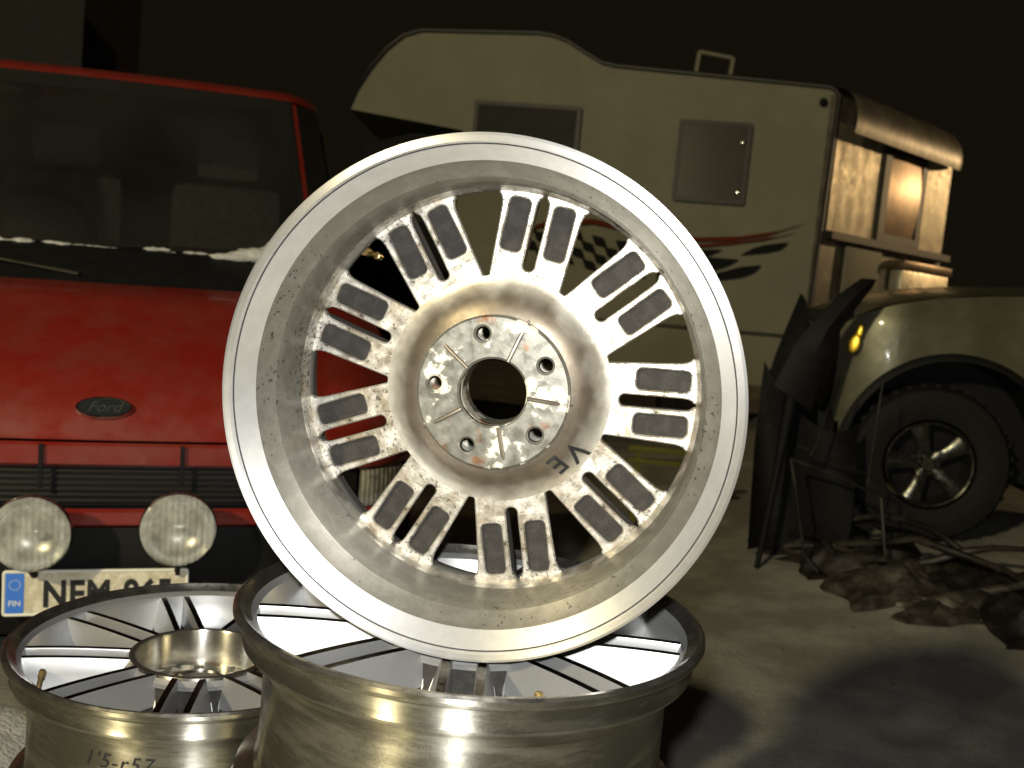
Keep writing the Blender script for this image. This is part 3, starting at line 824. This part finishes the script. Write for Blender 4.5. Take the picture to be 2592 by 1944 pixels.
w2 = side_window(1.17, 2.00, 1.75, 2.66)
for zc in (2.10, 2.50):
    bm = bmesh.new(); lathe(bm, [(.001, .0), (.018, .0), (.014, .012), (.001, .016)], 12, False)
    bmesh.ops.transform(bm, matrix=Matrix.Translation(TM(1.69, zc, .014)) @ Matrix.Rotation(PI/2, 4, 'X'), verts=bm.verts)
    obj('window_catch', bm, M_chrome, w2, 50)
# decals : swooshes and checks
def swoosh(pts, mt, d=.004, name='decal_stripe'):
    bm = bmesh.new(); slab(bm, pts, lambda x, z, dd: TM(x, z, d+dd), .002); bmesh.ops.recalc_face_normals(bm, faces=bm.faces[:]); return obj(name, bm, mt, mh)
def band(x0, x1, zf, th):
    n = 24; up = []; dn = []
    for k in range(n+1):
        u = k/n; x = x0+(x1-x0)*u; t_ = th*(math.sin(PI*min(1, max(0, u)))**.6)*(.35+.65*(1-u))
        up.append((x, zf(x)+t_/2)); dn.append((x, zf(x)-t_/2))
    return up+dn[::-1]
swoosh([(2.33, 1.955), (2.23, 1.895), (2.04, 1.82), (1.75, 1.752), (1.41, 1.715), (1.0, 1.73), (.55, 1.80), (.15, 1.74), (-.2, 1.60), (.15, 1.70), (.55, 1.755), (1.0, 1.690), (1.40, 1.680), (1.66, 1.702), (1.95, 1.772), (2.18, 1.868)], M_decalred)
swoosh([(2.20, 1.830), (2.05, 1.780), (1.76, 1.712), (1.40, 1.655), (1.0, 1.66), (1.0, 1.64), (1.42, 1.632), (1.66, 1.675), (1.91, 1.728), (2.09, 1.785)], M_decalred, d=.007)
for q in ([(2.13, 1.735), (1.95, 1.70), (1.86, 1.665), (1.76, 1.60), (1.96, 1.635), (2.07, 1.67)],
          [(1.76, 1.565), (1.53, 1.56), (1.36, 1.52), (1.38, 1.46), (1.58, 1.465), (1.68, 1.51)],
          [(1.94, 1.535), (1.78, 1.505), (1.59, 1.435), (1.42, 1.39), (1.45, 1.36), (1.63, 1.385), (1.79, 1.42), (1.89, 1.47)],
          [(1.62, 1.635), (1.30, 1.60), (1.22, 1.55), (1.50, 1.565)],
          [(1.44, 1.43), (1.20, 1.40), (1.10, 1.35), (1.30, 1.345)]):
    swoosh(q, M_decalblk, d=.010)
def chk(u, v): return (-.05+1.20*u+.05*v, 1.72-.30*v-.10*u*(1-.3*u)+.03*math.sin(u*7))
bm = bmesh.new()
for i in range(12):
    for j in range(4):
        if (i+j) % 2: continue
        q = [chk(i/12, j/4), chk((i+1)/12, j/4), chk((i+1)/12+.02, (j+1)/4), chk(i/12+.02, (j+1)/4)]
        slab(bm, q[::-1], lambda x, z, dd: TM(x, z, .004+dd), .002)
bmesh.ops.recalc_face_normals(bm, faces=bm.faces[:])
obj('checkered_decal', bm, M_decalblk, mh)
bm = bmesh.new(); tube(bm, [TM(-.6, .95, .004), TM(2.35, .98, .004)], .012, 6); obj('skirt_trim', bm, M_windowframe, mh, 60)
bm = bmesh.new(); lathe(bm, [(.001, .0), (.035, .0), (.030, .02), (.001, .026)], 14, False)
bmesh.ops.transform(bm, matrix=Matrix.Translation(TM(2.27, 2.86, .0)) @ Matrix.Rotation(PI/2, 4, 'X'), verts=bm.verts); obj('marker_lamp', bm, M_black, mh, 40)
# rear face (angled), ribbed
RB = P1.copy()
rl = rearv.length; rd = rearv.normalized(); rn = Vector((rd.y, -rd.x, 0))
def TR(s, z, d): return RB + rd*s + rn*d + Vector((0, 0, z))
bm = bmesh.new()
def ribf(u, v):
    s = .03+(.86-.03)*u; return TR(s, 1.86+.86*v, .012+.0022*math.sin(s*2*PI/.030)+.002*math.sin(s*31+1))
grid(bm, ribf, 200, 2); obj('ribbed_panel', bm, M_gold, mh, 80)
bm = bmesh.new()
def ribg(u, v):
    s = 1.72+(2.26-1.72)*u; return TR(s, 1.86+.82*v, .012+.0025*math.sin(s*2*PI/.035))
grid(bm, ribg, 120, 2); obj('ribbed_panel', bm, M_gold, mh, 80)
bm = bmesh.new(); a = [TR(.0, .55, .0), TR(2.29, .55, .0), TR(2.29, 2.95, .0), TR(0, 2.93, 0)]; b = [p-rn*.4+Vector((-.0, .0, 0)) for p in a]
va = [bm.verts.new(p) for p in a]; vb = [bm.verts.new(p) for p in b]
bm.faces.new(va); bm.faces.new(vb[::-1])
for k in range(4): bm.faces.new((va[k], va[(k+1) % 4], vb[(k+1) % 4], vb[k]))
obj('rear_wall', bm, M_rearcap, mh)
bm = bmesh.new()
def capf(u, v):
    t_ = R(-20+130*v); s = .03+2.26*u
    e_ = 1-max(0, (u-.88)/.12)**2*.5
    return TR(s, 2.70+.27*math.sin(t_)*e_+.02, -.03+.20*math.cos(t_)*e_)
grid(bm, capf, 40, 14); obj('roof_cap', bm, M_rearcap, mh, 60)
bm = bmesh.new()
box(bm, .86, .97, 0, .04, 1.86, 2.72); box(bm, .97, 1.62, 0, .038, 2.62, 2.72); box(bm, 1.62, 1.70, 0, .03, 1.86, 2.72); box(bm, .97, 1.62, 0, .038, 1.86, 1.93)
for v in bm.verts: v.co = TR(v.co.x, v.co.z, v.co.y)
bmesh.ops.recalc_face_normals(bm, faces=bm.faces[:])
rw = obj('rear_window', bm, M_windowframe, mh)
bm = bmesh.new()
def pane(u, v):
    return TR(.97+.65*u, 1.93+.69*v, .012+.02*math.sin(PI*v)+.010*math.sin(PI*u))
grid(bm, pane, 12, 12); obj('pane', bm, M_rearpane, rw, 60)
bm = bmesh.new(); box(bm, .0, 2.3, 0.0, .09, 1.79, 1.85)
for v in bm.verts: v.co = TR(v.co.x, v.co.z, v.co.y)
obj('rear_ledge', bm, M_windowframe, mh)
bm = bmesh.new(); box(bm, 1.22, 2.20, 0.02, .14, 1.15, 1.64, bev=.02)
for v in bm.verts: v.co = TR(v.co.x, v.co.z, v.co.y)
bmesh.ops.recalc_face_normals(bm, faces=bm.faces[:]); obj('storage_box', bm, M_gold, mh, 30)
bm = bmesh.new(); box(bm, 1.20, 2.22, 0.0, .16, 1.645, 1.72, bev=.01)
for v in bm.verts: v.co = TR(v.co.x, v.co.z, v.co.y)
bmesh.ops.recalc_face_normals(bm, faces=bm.faces[:]); obj('box_lid', bm, M_rearpane, mh, 30)
bm = bmesh.new(); box(bm, .36, .98, 0.02, .05, 1.15, 1.76, bev=.01)
for v in bm.verts: v.co = TR(v.co.x, v.co.z, v.co.y)
bmesh.ops.recalc_face_normals(bm, faces=bm.faces[:]); obj('locker_door', bm, M_cream, mh, 30)
# rooflight standing open
bm = bmesh.new()
for a, b in (((1.24, 3.02), (1.26, 3.29)), ((1.26, 3.29), (1.54, 3.25)), ((1.54, 3.25), (1.52, 3.00))):
    tube(bm, [TM(a[0], a[1], -.35), TM(b[0], b[1], -.35)], .018, 6)
obj('roof_hatch', bm, M_cream, mh, 40)
# dark cab under the bed
bm = bmesh.new()
cabp = [(-.62, .45), (-.62, 2.40), (-1.05, 2.42), (-1.45, 2.30), (-1.95, 1.65), (-2.5, 1.40), (-2.6, .95), (-2.6, .45)]
slab(bm, cabp, lambda x, z, d: TM(x, z, 0)+Vector((0, .10 if d == 0 else 1.9, 0)), 1)
bmesh.ops.recalc_face_normals(bm, faces=bm.faces[:])
cab = obj('cab', bm, M_black, mh)
bm = bmesh.new(); slab(bm, [(-.72, 1.65), (-.72, 2.28), (-1.02, 2.28), (-1.38, 2.10), (-1.75, 1.65)][::-1], lambda x, z, d: TM(x, z, -.09+d), .01)
bmesh.ops.recalc_face_normals(bm, faces=bm.faces[:]); obj('cab_window', bm, M_darkglass, cab)
bm = bmesh.new(); tube(bm, [TM(-.66, 2.33, -.06), TM(-1.06, 2.33, -.06), TM(-1.36, 2.12, -.06), TM(-1.72, 1.70, -.06)], .013, 6); obj('door_frame', bm, M_scraplight, cab, 60)
for x in (-1.9, 1.55):
    bm = bmesh.new()
    lathe(bm, [(.19, -.1), (.32, -.1), (.34, -.06), (.34, .06), (.32, .1), (.19, .1)], 40)
    bmesh.ops.transform(bm, matrix=Matrix.Translation(TM(x, .34, -.13)) @ Matrix.Rotation(PI/2, 4, 'X'), verts=bm.verts)
    obj('tyre', bm, M_rubber, mh, 40)
    bm = bmesh.new(); lathe(bm, [(.001, .03), (.1, .03), (.19, .08), (.19, -.08), (.001, -.05)], 32, False)
    bmesh.ops.transform(bm, matrix=Matrix.Translation(TM(x, .34, -.13)) @ Matrix.Rotation(PI/2, 4, 'X'), verts=bm.verts)
    obj('wheel_disc', bm, M_carwheel, mh, 40)

# ------------------------------------------------------------------ silver car on the right
cyaw = R(-7)
car = thing('silver_car', 'olive silver off-road car with its front bumper missing and amber side lamp', 'car', (1.96, 4.60, .165), Matrix.Rotation(cyaw, 3, 'Z'))
# local: x along the car (front = -x), y into the car, z up; hub of the near front wheel at (0, 0.10, .365)
ARC = (.06, .385, .475)
def side_panel(name, y, parent):
    bm = bmesh.new()
    def T(x, z, d):
        bul = .045*math.sin(max(0, min(1, (z-.3)/.9))*PI)**.7
        tum = .10*max(0, z-1.0)**1.2*2
        s_ = 1 if y < .5 else -1
        nose = .10*max(0, (-x-.15)/.3)**2
        return Vector((x, y+s_*(-bul+tum+nose+d), z))
    def topz(x):
        if x > .2: return 1.165+.075*min(1, (x-.2)/1.0)
        u_ = (.2-x)/.66
        return 1.165-.085*u_-.11*u_**4
    def botz(x):
        dx = x-ARC[0]
        if abs(dx) < ARC[2]: return max(.24, ARC[1]+math.sqrt(ARC[2]**2-dx*dx))
        return .24 if x > 0 else .52
    X_ = [-.46, -.44, -.425] + [ARC[0]-ARC[2]*math.cos(PI*k/40) for k in range(1, 40)] + [.536, .56]+[.65+.15*k for k in range(16)]
    cols_ = []
    for x in X_:
        b_, t_ = botz(x), topz(x)
        cols_.append([bm.verts.new(T(x, b_+(t_-b_)*j/16, 0)) for j in range(17)])
    for p, q in zip(cols_, cols_[1:]):
        for j in range(16): bm.faces.new((p[j], q[j], q[j+1], p[j+1]))
    bmesh.ops.solidify(bm, geom=bm.faces[:], thickness=.012)
    return obj(name, bm, M_silvercar, parent, 50)
side_panel('wing', 0.0, car); side_panel('wing', 1.62, car)
# bonnet
bm = bmesh.new()
def bon(u, v):
    x = -.40+1.55*u; crown = .05*math.sin(PI*v)**.7
    z = (1.165+.075*min(1, (x-.2)/1.0) if x > .2 else 1.165-.085*((.2-x)/.66)-.11*((.2-x)/.66)**4) + crown + .004
    return Vector((x, .06+1.50*v, z))
grid(bm, bon, 20, 14); bmesh.ops.solidify(bm, geom=bm.faces[:], thickness=.012); obj('bonnet', bm, M_silvercar, car, 50)
# cabin
bm = bmesh.new()
cabl = [(1.15, 1.20), (1.62, 1.70), (2.9, 1.72), (2.9, 1.22)]
slab(bm, cabl, lambda x, z, d: Vector((x, .16+d-(0 if d else 0), z)), 1.30)
bmesh.ops.recalc_face_normals(bm, faces=bm.faces[:]); obj('cabin', bm, M_darkglass, car)
bm = bmesh.new(); box(bm, 1.62, 2.95, .14, 1.48, 1.72, 1.76, bev=.015); obj('roof', bm, M_silvercar, car, 40)
bm = bmesh.new(); box(bm, -.20, 2.8, .30, 1.32, .28, 1.0); box(bm, .55, 2.85, .04, 1.58, .24, .30); obj('chassis', bm, M_black, car)
# inner wheel house
bm = bmesh.new()
def well(u, v):
    a = R(-10+200*u); r_ = ARC[2]-.004
    return Vector((ARC[0]+r_*math.cos(a), .012+.30*v, ARC[1]+r_*math.sin(a)))
grid(bm, well, 30, 3); obj('wheel_arch_liner', bm, M_black, car, 60)
bm = bmesh.new()
def lipf(u, v):
    a = R(-14+208*u); r_ = ARC[2]+.035*v-.004
    x = ARC[0]+r_*math.cos(a); z = ARC[1]+r_*math.sin(a)
    bul = .045*math.sin(max(0, min(1, (z-.3)/.9))*PI)**.7
    return Vector((x, -bul-.022+.018*v*v, z))
grid(bm, lipf, 40, 3); bmesh.ops.solidify(bm, geom=bm.faces[:], thickness=.012); obj('arch_moulding', bm, M_black, car, 60)
# stripped nose : radiator frame, crash bar, headlamp bucket
bm = bmesh.new()
box(bm, -.40, -.34, .10, 1.52, .98, 1.04, bev=.008); box(bm, -.40, -.34, .12, .18, .40, 1.0, bev=.008); box(bm, -.40, -.34, 1.44, 1.50, .40, 1.0, bev=.008)
box(bm, -.52, -.44, .06, 1.56, .44, .56, bev=.012); box(bm, -.44, .0, .25, .33, .42, .54); box(bm, -.44, .0, 1.29, 1.37, .42, .54)
obj('nose_frame', bm, M_scrap, car, 40)
bm = bmesh.new(); box(bm, -.33, -.28, .22, 1.40, .45, .96); obj('radiator', bm, M_black, car)
for vy in (.16, 1.46):
    bm = bmesh.new()
    lathe(bm, [(.001, .03), (.07, .028), (.095, .0), (.10, -.06), (.06, -.10), (.001, -.11)], 24, False)
    bmesh.ops.transform(bm, matrix=Matrix.Translation((-.42, vy, .80)) @ Matrix.Rotation(-PI/2, 4, 'Y'), verts=bm.verts)
    obj('headlamp_bucket', bm, M_black, car, 40)
# amber marker : two bulbous lens lobes facing the viewer
bm = bmesh.new()
for (cx, cz, a_, b_) in ((-.414, .893, .026, .042), (-.398, .944, .017, .038)):
    r_ = bmesh.ops.create_uvsphere(bm, u_segments=24, v_segments=14, radius=1.0)
    tl = Matrix.Translation((cx, -.035, cz)) @ Matrix.Rotation(R(-14), 4, 'Z') @ Matrix.Rotation(R(12), 4, 'Y') @ Matrix.Diagonal((a_*1.1, .0045, b_*1.1, 1))
    bmesh.ops.transform(bm, matrix=tl, verts=r_['verts'])
obj('amber_side_lamp', bm, M_amber, car, 60)
# wheels
def car_wheel(x, y, side, detail=True):
    Mx = Matrix.Translation((x, y, .365)) @ Matrix.Rotation(side*PI/2, 4, 'X')
    bm = bmesh.new()
    lathe(bm, [(.205, -.11), (.26, -.125), (.345, -.115), (.362, -.09), (.366, 0), (.362, .09), (.345, .115), (.30, .124), (.26, .122), (.212, .108)], 72, True)
    for k in range(72):
        a = 2*PI*k/72
        if k % 2: continue
        tb = bmesh.new(); box(tb, -.012, .012, -.006, .008, -.085, .085)
        bmesh.ops.transform(tb, matrix=Matrix.Rotation(a, 4, 'Z') @ Matrix.Translation((0, .366, 0)), verts=tb.verts)
        me = bpy.data.meshes.new('x'); tb.to_mesh(me); tb.free(); bm.from_mesh(me); bpy.data.meshes.remove(me)
    bmesh.ops.transform(bm, matrix=Mx, verts=bm.verts)
    bmesh.ops.recalc_face_normals(bm, faces=bm.faces[:])
    wh = obj('wheel', bm, M_rubber, car, 35)
    bm = bmesh.new()
    lathe(bm, [(.198, -.10), (.208, .098), (.212, .106), (.207, .110), (.200, .106), (.192, .080), (.186, .03), (.186, -.10)], 72, True)
    # five broad spokes
    for k in range(5):
        a0 = R(72*k+ (90+18))
        prev = None
        cols = []
        for s in range(8):
            u = s/7; r_ = .035+(.196-.035)*u
            hwid = .034+.018*(abs(u-.35)/.65)**1.5 if u > .2 else .036
            z = .070+.018*math.sin(u*PI*.55)-.004*(1-u)
            row = []
            for j, (fy, fz) in enumerate(((-1, -.045), (-1, -.010), (-.7, 0), (0, .004), (.7, 0), (1, -.010), (1, -.045))):
                p = rot2((r_, fy*hwid), a0); row.append(bm.verts.new((p[0], p[1], z+fz)))
            cols.append(row)
        for p, q in zip(cols, cols[1:]):
            for j in range(6): bm.faces.new((p[j], p[j+1], q[j+1], q[j]))
    lathe(bm, [(.0005, .092), (.030, .092), (.036, .086), (.038, .060), (.062, .062), (.066, .050), (.066, .02)], 48, False)
    for k in range(5):
        a = R(72*k+90-18); lathe(bm, [(.0005, .078), (.006, .078), (.008, .074), (.008, .05)], 12, False, cx=.050*math.cos(a), cy=.050*math.sin(a))
    bmesh.ops.transform(bm, matrix=Mx, verts=bm.verts)
    bmesh.ops.recalc_face_normals(bm, faces=bm.faces[:])
    c_ = Vector((x, y, .365))
    for v in bm.verts: v.co = c_ + Vector(((v.co.x-c_.x)*.94, v.co.y-c_.y, (v.co.z-c_.z)*.94))
    obj('rim', bm, M_carwheel, wh, 35)
    bm = bmesh.new(); lathe(bm, [(.0005, -.02), (.185, -.02), (.185, -.03), (.0005, -.03)], 48, False)
    bmesh.ops.transform(bm, matrix=Mx, verts=bm.verts); obj('brake_disc', bm, M_black, wh)
car_wheel(0, .12, 1); car_wheel(2.6, .12, 1); car_wheel(0, 1.50, -1); car_wheel(2.6, 1.50, -1)

# ------------------------------------------------------------------ loose scrap in front of that car
# black bumper cover stood on end
bm = bmesh.new()
base = Vector((1.25, 4.85, .10)); top = Vector((1.27, 4.60, 1.262))
def bump_f(u, v):
    a = u*PI*.95
    p = base.lerp(top, v)
    wdt = .44*(1-.80*v**1.2); bow = .085*math.sin(PI*v)
    x = wdt*u; y = -.09*math.sin(a)*(1-.3*v)
    zz = -.05*u + (.0 if v < .9 else -.20*u*(v-.9)/.1)
    return p + Vector((x-bow, y, zz + .02*math.sin(u*9)*v))
grid(bm, bump_f, 14, 26); bmesh.ops.solidify(bm, geom=bm.faces[:], thickness=.006)
bc = tag(obj('bumper_cover', bm, M_black, None, 50), 'black plastic bumper cover stood on end, leaning beside the silver car', 'bumper')
for (u, v) in ((.35, .48), (.30, .52), (.62, .50)):
    p = bump_f(u, v); bm = bmesh.new(); bmesh.ops.create_icosphere(bm, subdivisions=2, radius=.012)
    bmesh.ops.translate(bm, vec=p+Vector((0, -.012, 0)), verts=bm.verts); o = obj('bolt', bm, M_chrome, bc, 60)
# curved black blade (headlamp surround) sticking up in front of the bonnet
bm = bmesh.new()
bp_ = [(1.22, 4.36, .80), (1.27, 4.36, .98), (1.33, 4.37, 1.12), (1.41, 4.38, 1.24), (1.49, 4.39, 1.33), (1.525, 4.40, 1.345)]
bw = [.10, .085, .06, .050, .032, .006]
ra = []
for (p, wd) in zip(bp_, bw):
    p = Vector(p); d = Vector((.85, 0, -.5)).normalized()
    ra.append([bm.verts.new(p-d*wd+Vector((0, -.01, 0))), bm.verts.new(p+Vector((0, -.05, 0))), bm.verts.new(p+d*wd+Vector((0, -.01, 0))), bm.verts.new(p+Vector((0, .01, 0)))])
for a, b in zip(ra, ra[1:]):
    for k in range(4): bm.faces.new((a[k], a[(k+1) % 4], b[(k+1) % 4], b[k]))
bm.faces.new(ra[0]); bm.faces.new(ra[-1])
bmesh.ops.recalc_face_normals(bm, faces=bm.faces[:])
tube(bm, [(1.22, 4.37, .82), (1.20, 4.38, .5), (1.16, 4.38, .03)], [.030, .018, .012], 8)
tag(obj('headlamp_surround', bm, M_black, None, 50), 'curved black blade of trim sticking up in front of the silver bonnet', 'car trim')
# dark inner wing leaning between bumper and car
bm = bmesh.new()
def iw(u, v):
    return Vector((1.14+.42*u, 4.50+.10*math.sin(4*u+2*v), .08+(.86-.12*u)*v*(1-.25*math.sin(u*2.5))))
grid(bm, iw, 12, 12); bmesh.ops.solidify(bm, geom=bm.faces[:], thickness=.01)
tag(obj('inner_wing', bm, M_black, None, 40), 'dark crumpled inner wing panel leaning under the amber lamp', 'car panel')
# wire frame
bm = bmesh.new()
w0 = Vector((1.19, 4.22, .02))
wp = [(0, 0, .50), (.36, .0, .45), (.40, .0, .38), (.05, 0, .50)]
tube(bm, [Vector((1.20, 4.2, .56)), Vector((1.42, 4.2, .50)), Vector((1.60, 4.2, .43))], .007, 6)
tube(bm, [Vector((1.22, 4.2, .62)), Vector((1.60, 4.22, .50)), Vector((1.62, 4.22, .42))], .005, 6)
tube(bm, [Vector((1.20, 4.2, .56)), Vector((1.24, 4.2, .42)), Vector((1.30, 4.18, .16)), Vector((1.36, 4.15, .10))], .007, 6)
tube(bm, [Vector((1.545, 4.2, .92)), Vector((1.535, 4.2, .48))], .004, 6)
tube(bm, [Vector((1.36, 4.2, .92)), Vector((1.30, 4.2, .62)), Vector((1.28, 4.2, .58))], .005, 6)
tube(bm, [Vector((1.60, 4.2, .43)), Vector((1.63, 4.15, .19))], .006, 6)
tag(obj('wire_frame', bm, M_scrap, None, 60), 'bent thin wire frame standing in the scrap left of the car wheel', 'wire frame')
random.seed(3)
labels = ['long thin dark strip lying across the scrap at the yard edge', 'crooked dark strip in the scrap under the car nose', 'bent strip of trim lying nearest the lit ground', 'twisted strip in the scrap in front of the car wheel', 'short strip poking out at the left end of the scrap', 'pale bent strip right of the scrap heap']
for i, (x0, y0, x1, y1, h) in enumerate(((1.42, 4.45, 2.2, 3.65, .22), (1.35, 4.6, 2.05, 4.1, .25), (1.34, 4.55, 1.80, 3.80, .07), (1.7, 4.15, 2.4, 3.85, .24), (1.30, 4.7, 1.50, 4.2, .13), (1.9, 3.9, 2.4, 3.45, .20))):
    bm = bmesh.new(); pts = []
    for k in range(8):
        u = k/7; x = x0+(x1-x0)*u; y = y0+(y1-y0)*u
        pts.append((x+random.uniform(-.03, .03), y, gz(x, y)+.03+h*math.sin(PI*u)*.6+random.uniform(0, .03)))
    tube(bm, pts, [.012+.01*random.random() for _ in pts], 6)
    tag(obj('metal_strip', bm, M_scraplight if i in (2, 5) else M_scrap, None, 60), labels[i], 'scrap strip', 'strips of scrap before the silver car')
labs = ['crumpled dark sheet at the left end of the scrap', 'crumpled dark sheet below the bent wire frame', 'crumpled grey sheet in the middle of the scrap', 'crumpled dark sheet in front of the car wheel', 'crumpled dark sheet at the right end of the scrap', 'small crumpled sheet nearest the lit ground']
for i, (cx, cy, s_, h) in enumerate(((1.50, 4.72, .24, .14), (1.58, 4.35, .26, .20), (1.66, 4.02, .26, .16), (1.98, 4.00, .30, .15), (2.18, 3.72, .34, .20), (1.72, 3.80, .15, .07))):
    bm = bmesh.new()
    ph = random.random()*6
    def cr_(u, v, cx=cx, cy=cy, s_=s_, h=h, ph=ph):
        a_ = math.atan2(v-.5, u-.5); x = cx+(u-.5)*2*s_*(1+.13*math.sin(3*a_+ph)); y = cy+(v-.5)*1.4*s_*(1+.15*math.sin(4*a_+ph))
        e_ = math.sin(PI*u)*math.sin(PI*v)
        return Vector((x+.03*math.sin(9*v+ph), y, gz(x, y)+.008+h*.8*(e_**.5)*(.55+.30*math.sin(8*u+ph)*math.cos(7*v+ph*2)+.12*math.sin(19*u+5*v+ph)+.08*math.sin(27*v-9*u)) ))
    grid(bm, cr_, 34, 28); bmesh.ops.solidify(bm, geom=bm.faces[:], thickness=.005)
    tag(obj('crumpled_sheet', bm, M_scraplight if i in (2, 5) else M_scrap, None, 50), labs[i], 'scrap sheet', 'crumpled sheets before the silver car')
bm = bmesh.new(); box(bm, .62, 1.02, 5.05, 5.09, .40, .43, bev=.004); box(bm, .62, 1.02, 5.05, 5.09, .34, .365, bev=.004); box(bm, .66, .69, 5.06, 5.08, .0, .40); box(bm, .95, .98, 5.06, 5.08, .0, .40)
tag(obj('yellow_rack', bm, M_yellow, None, 40), 'low yellow rack seen through the lower right openings of the upright wheel', 'rack')

# grit on the yard
random.seed(21); bm = bmesh.new()
for k in range(1100):
    x = random.uniform(.3, 3.2); y = random.uniform(2.1, 5.6); q = random.uniform(.0015, .0045)*(2.2 if random.random() > .97 else 1)
    r_ = bmesh.ops.create_icosphere(bm, subdivisions=1, radius=q)
    for v in r_['verts']: v.co = Vector((v.co.x*random.uniform(.8, 1.3)+x, v.co.y+y, v.co.z*.6+gz(x, y)+q*.3+.002))
tag(obj('gravel', bm, M_wood, None, 60), 'scattered grit on the dark yard right of the wheels', 'gravel', kind='stuff')

# snow patch left of the stacks, wall behind the van
bm = bmesh.new()
def sp_f(u, v):
    x = -1.62+.62*u; y = 2.0+.42*v; e_ = max(0, math.sin(PI*u)*math.sin(PI*v))
    return Vector((x, y, .004+.05*e_**.5+.012*math.sin(13*u)*math.cos(11*v)*e_))
grid(bm, sp_f, 30, 24)
tag(obj('snow', bm, M_snow, None, 60), 'grey snow patch on the ground left of the wheel stacks', 'snow', kind='stuff')
shed = thing('shed', 'dark boarded shed wall rising behind the red van roof', 'shed', (-5.6, 8.6, 0), Matrix.Rotation(R(12), 3, 'Z'))
bm = bmesh.new()
box(bm, -3.4, 1.65, -.018, .06, 0, 4.78, bev=.006)
box(bm, -3.4, 1.62, .065, 3.0, 0, 4.75)
obj('boarded_wall', bm, M_wall, shed, 30)
bm = bmesh.new(); box(bm, -3.6, 1.85, -.3, 3.2, 4.82, 4.95); obj('roof', bm, M_black, shed)
bpy.context.view_layer.update()
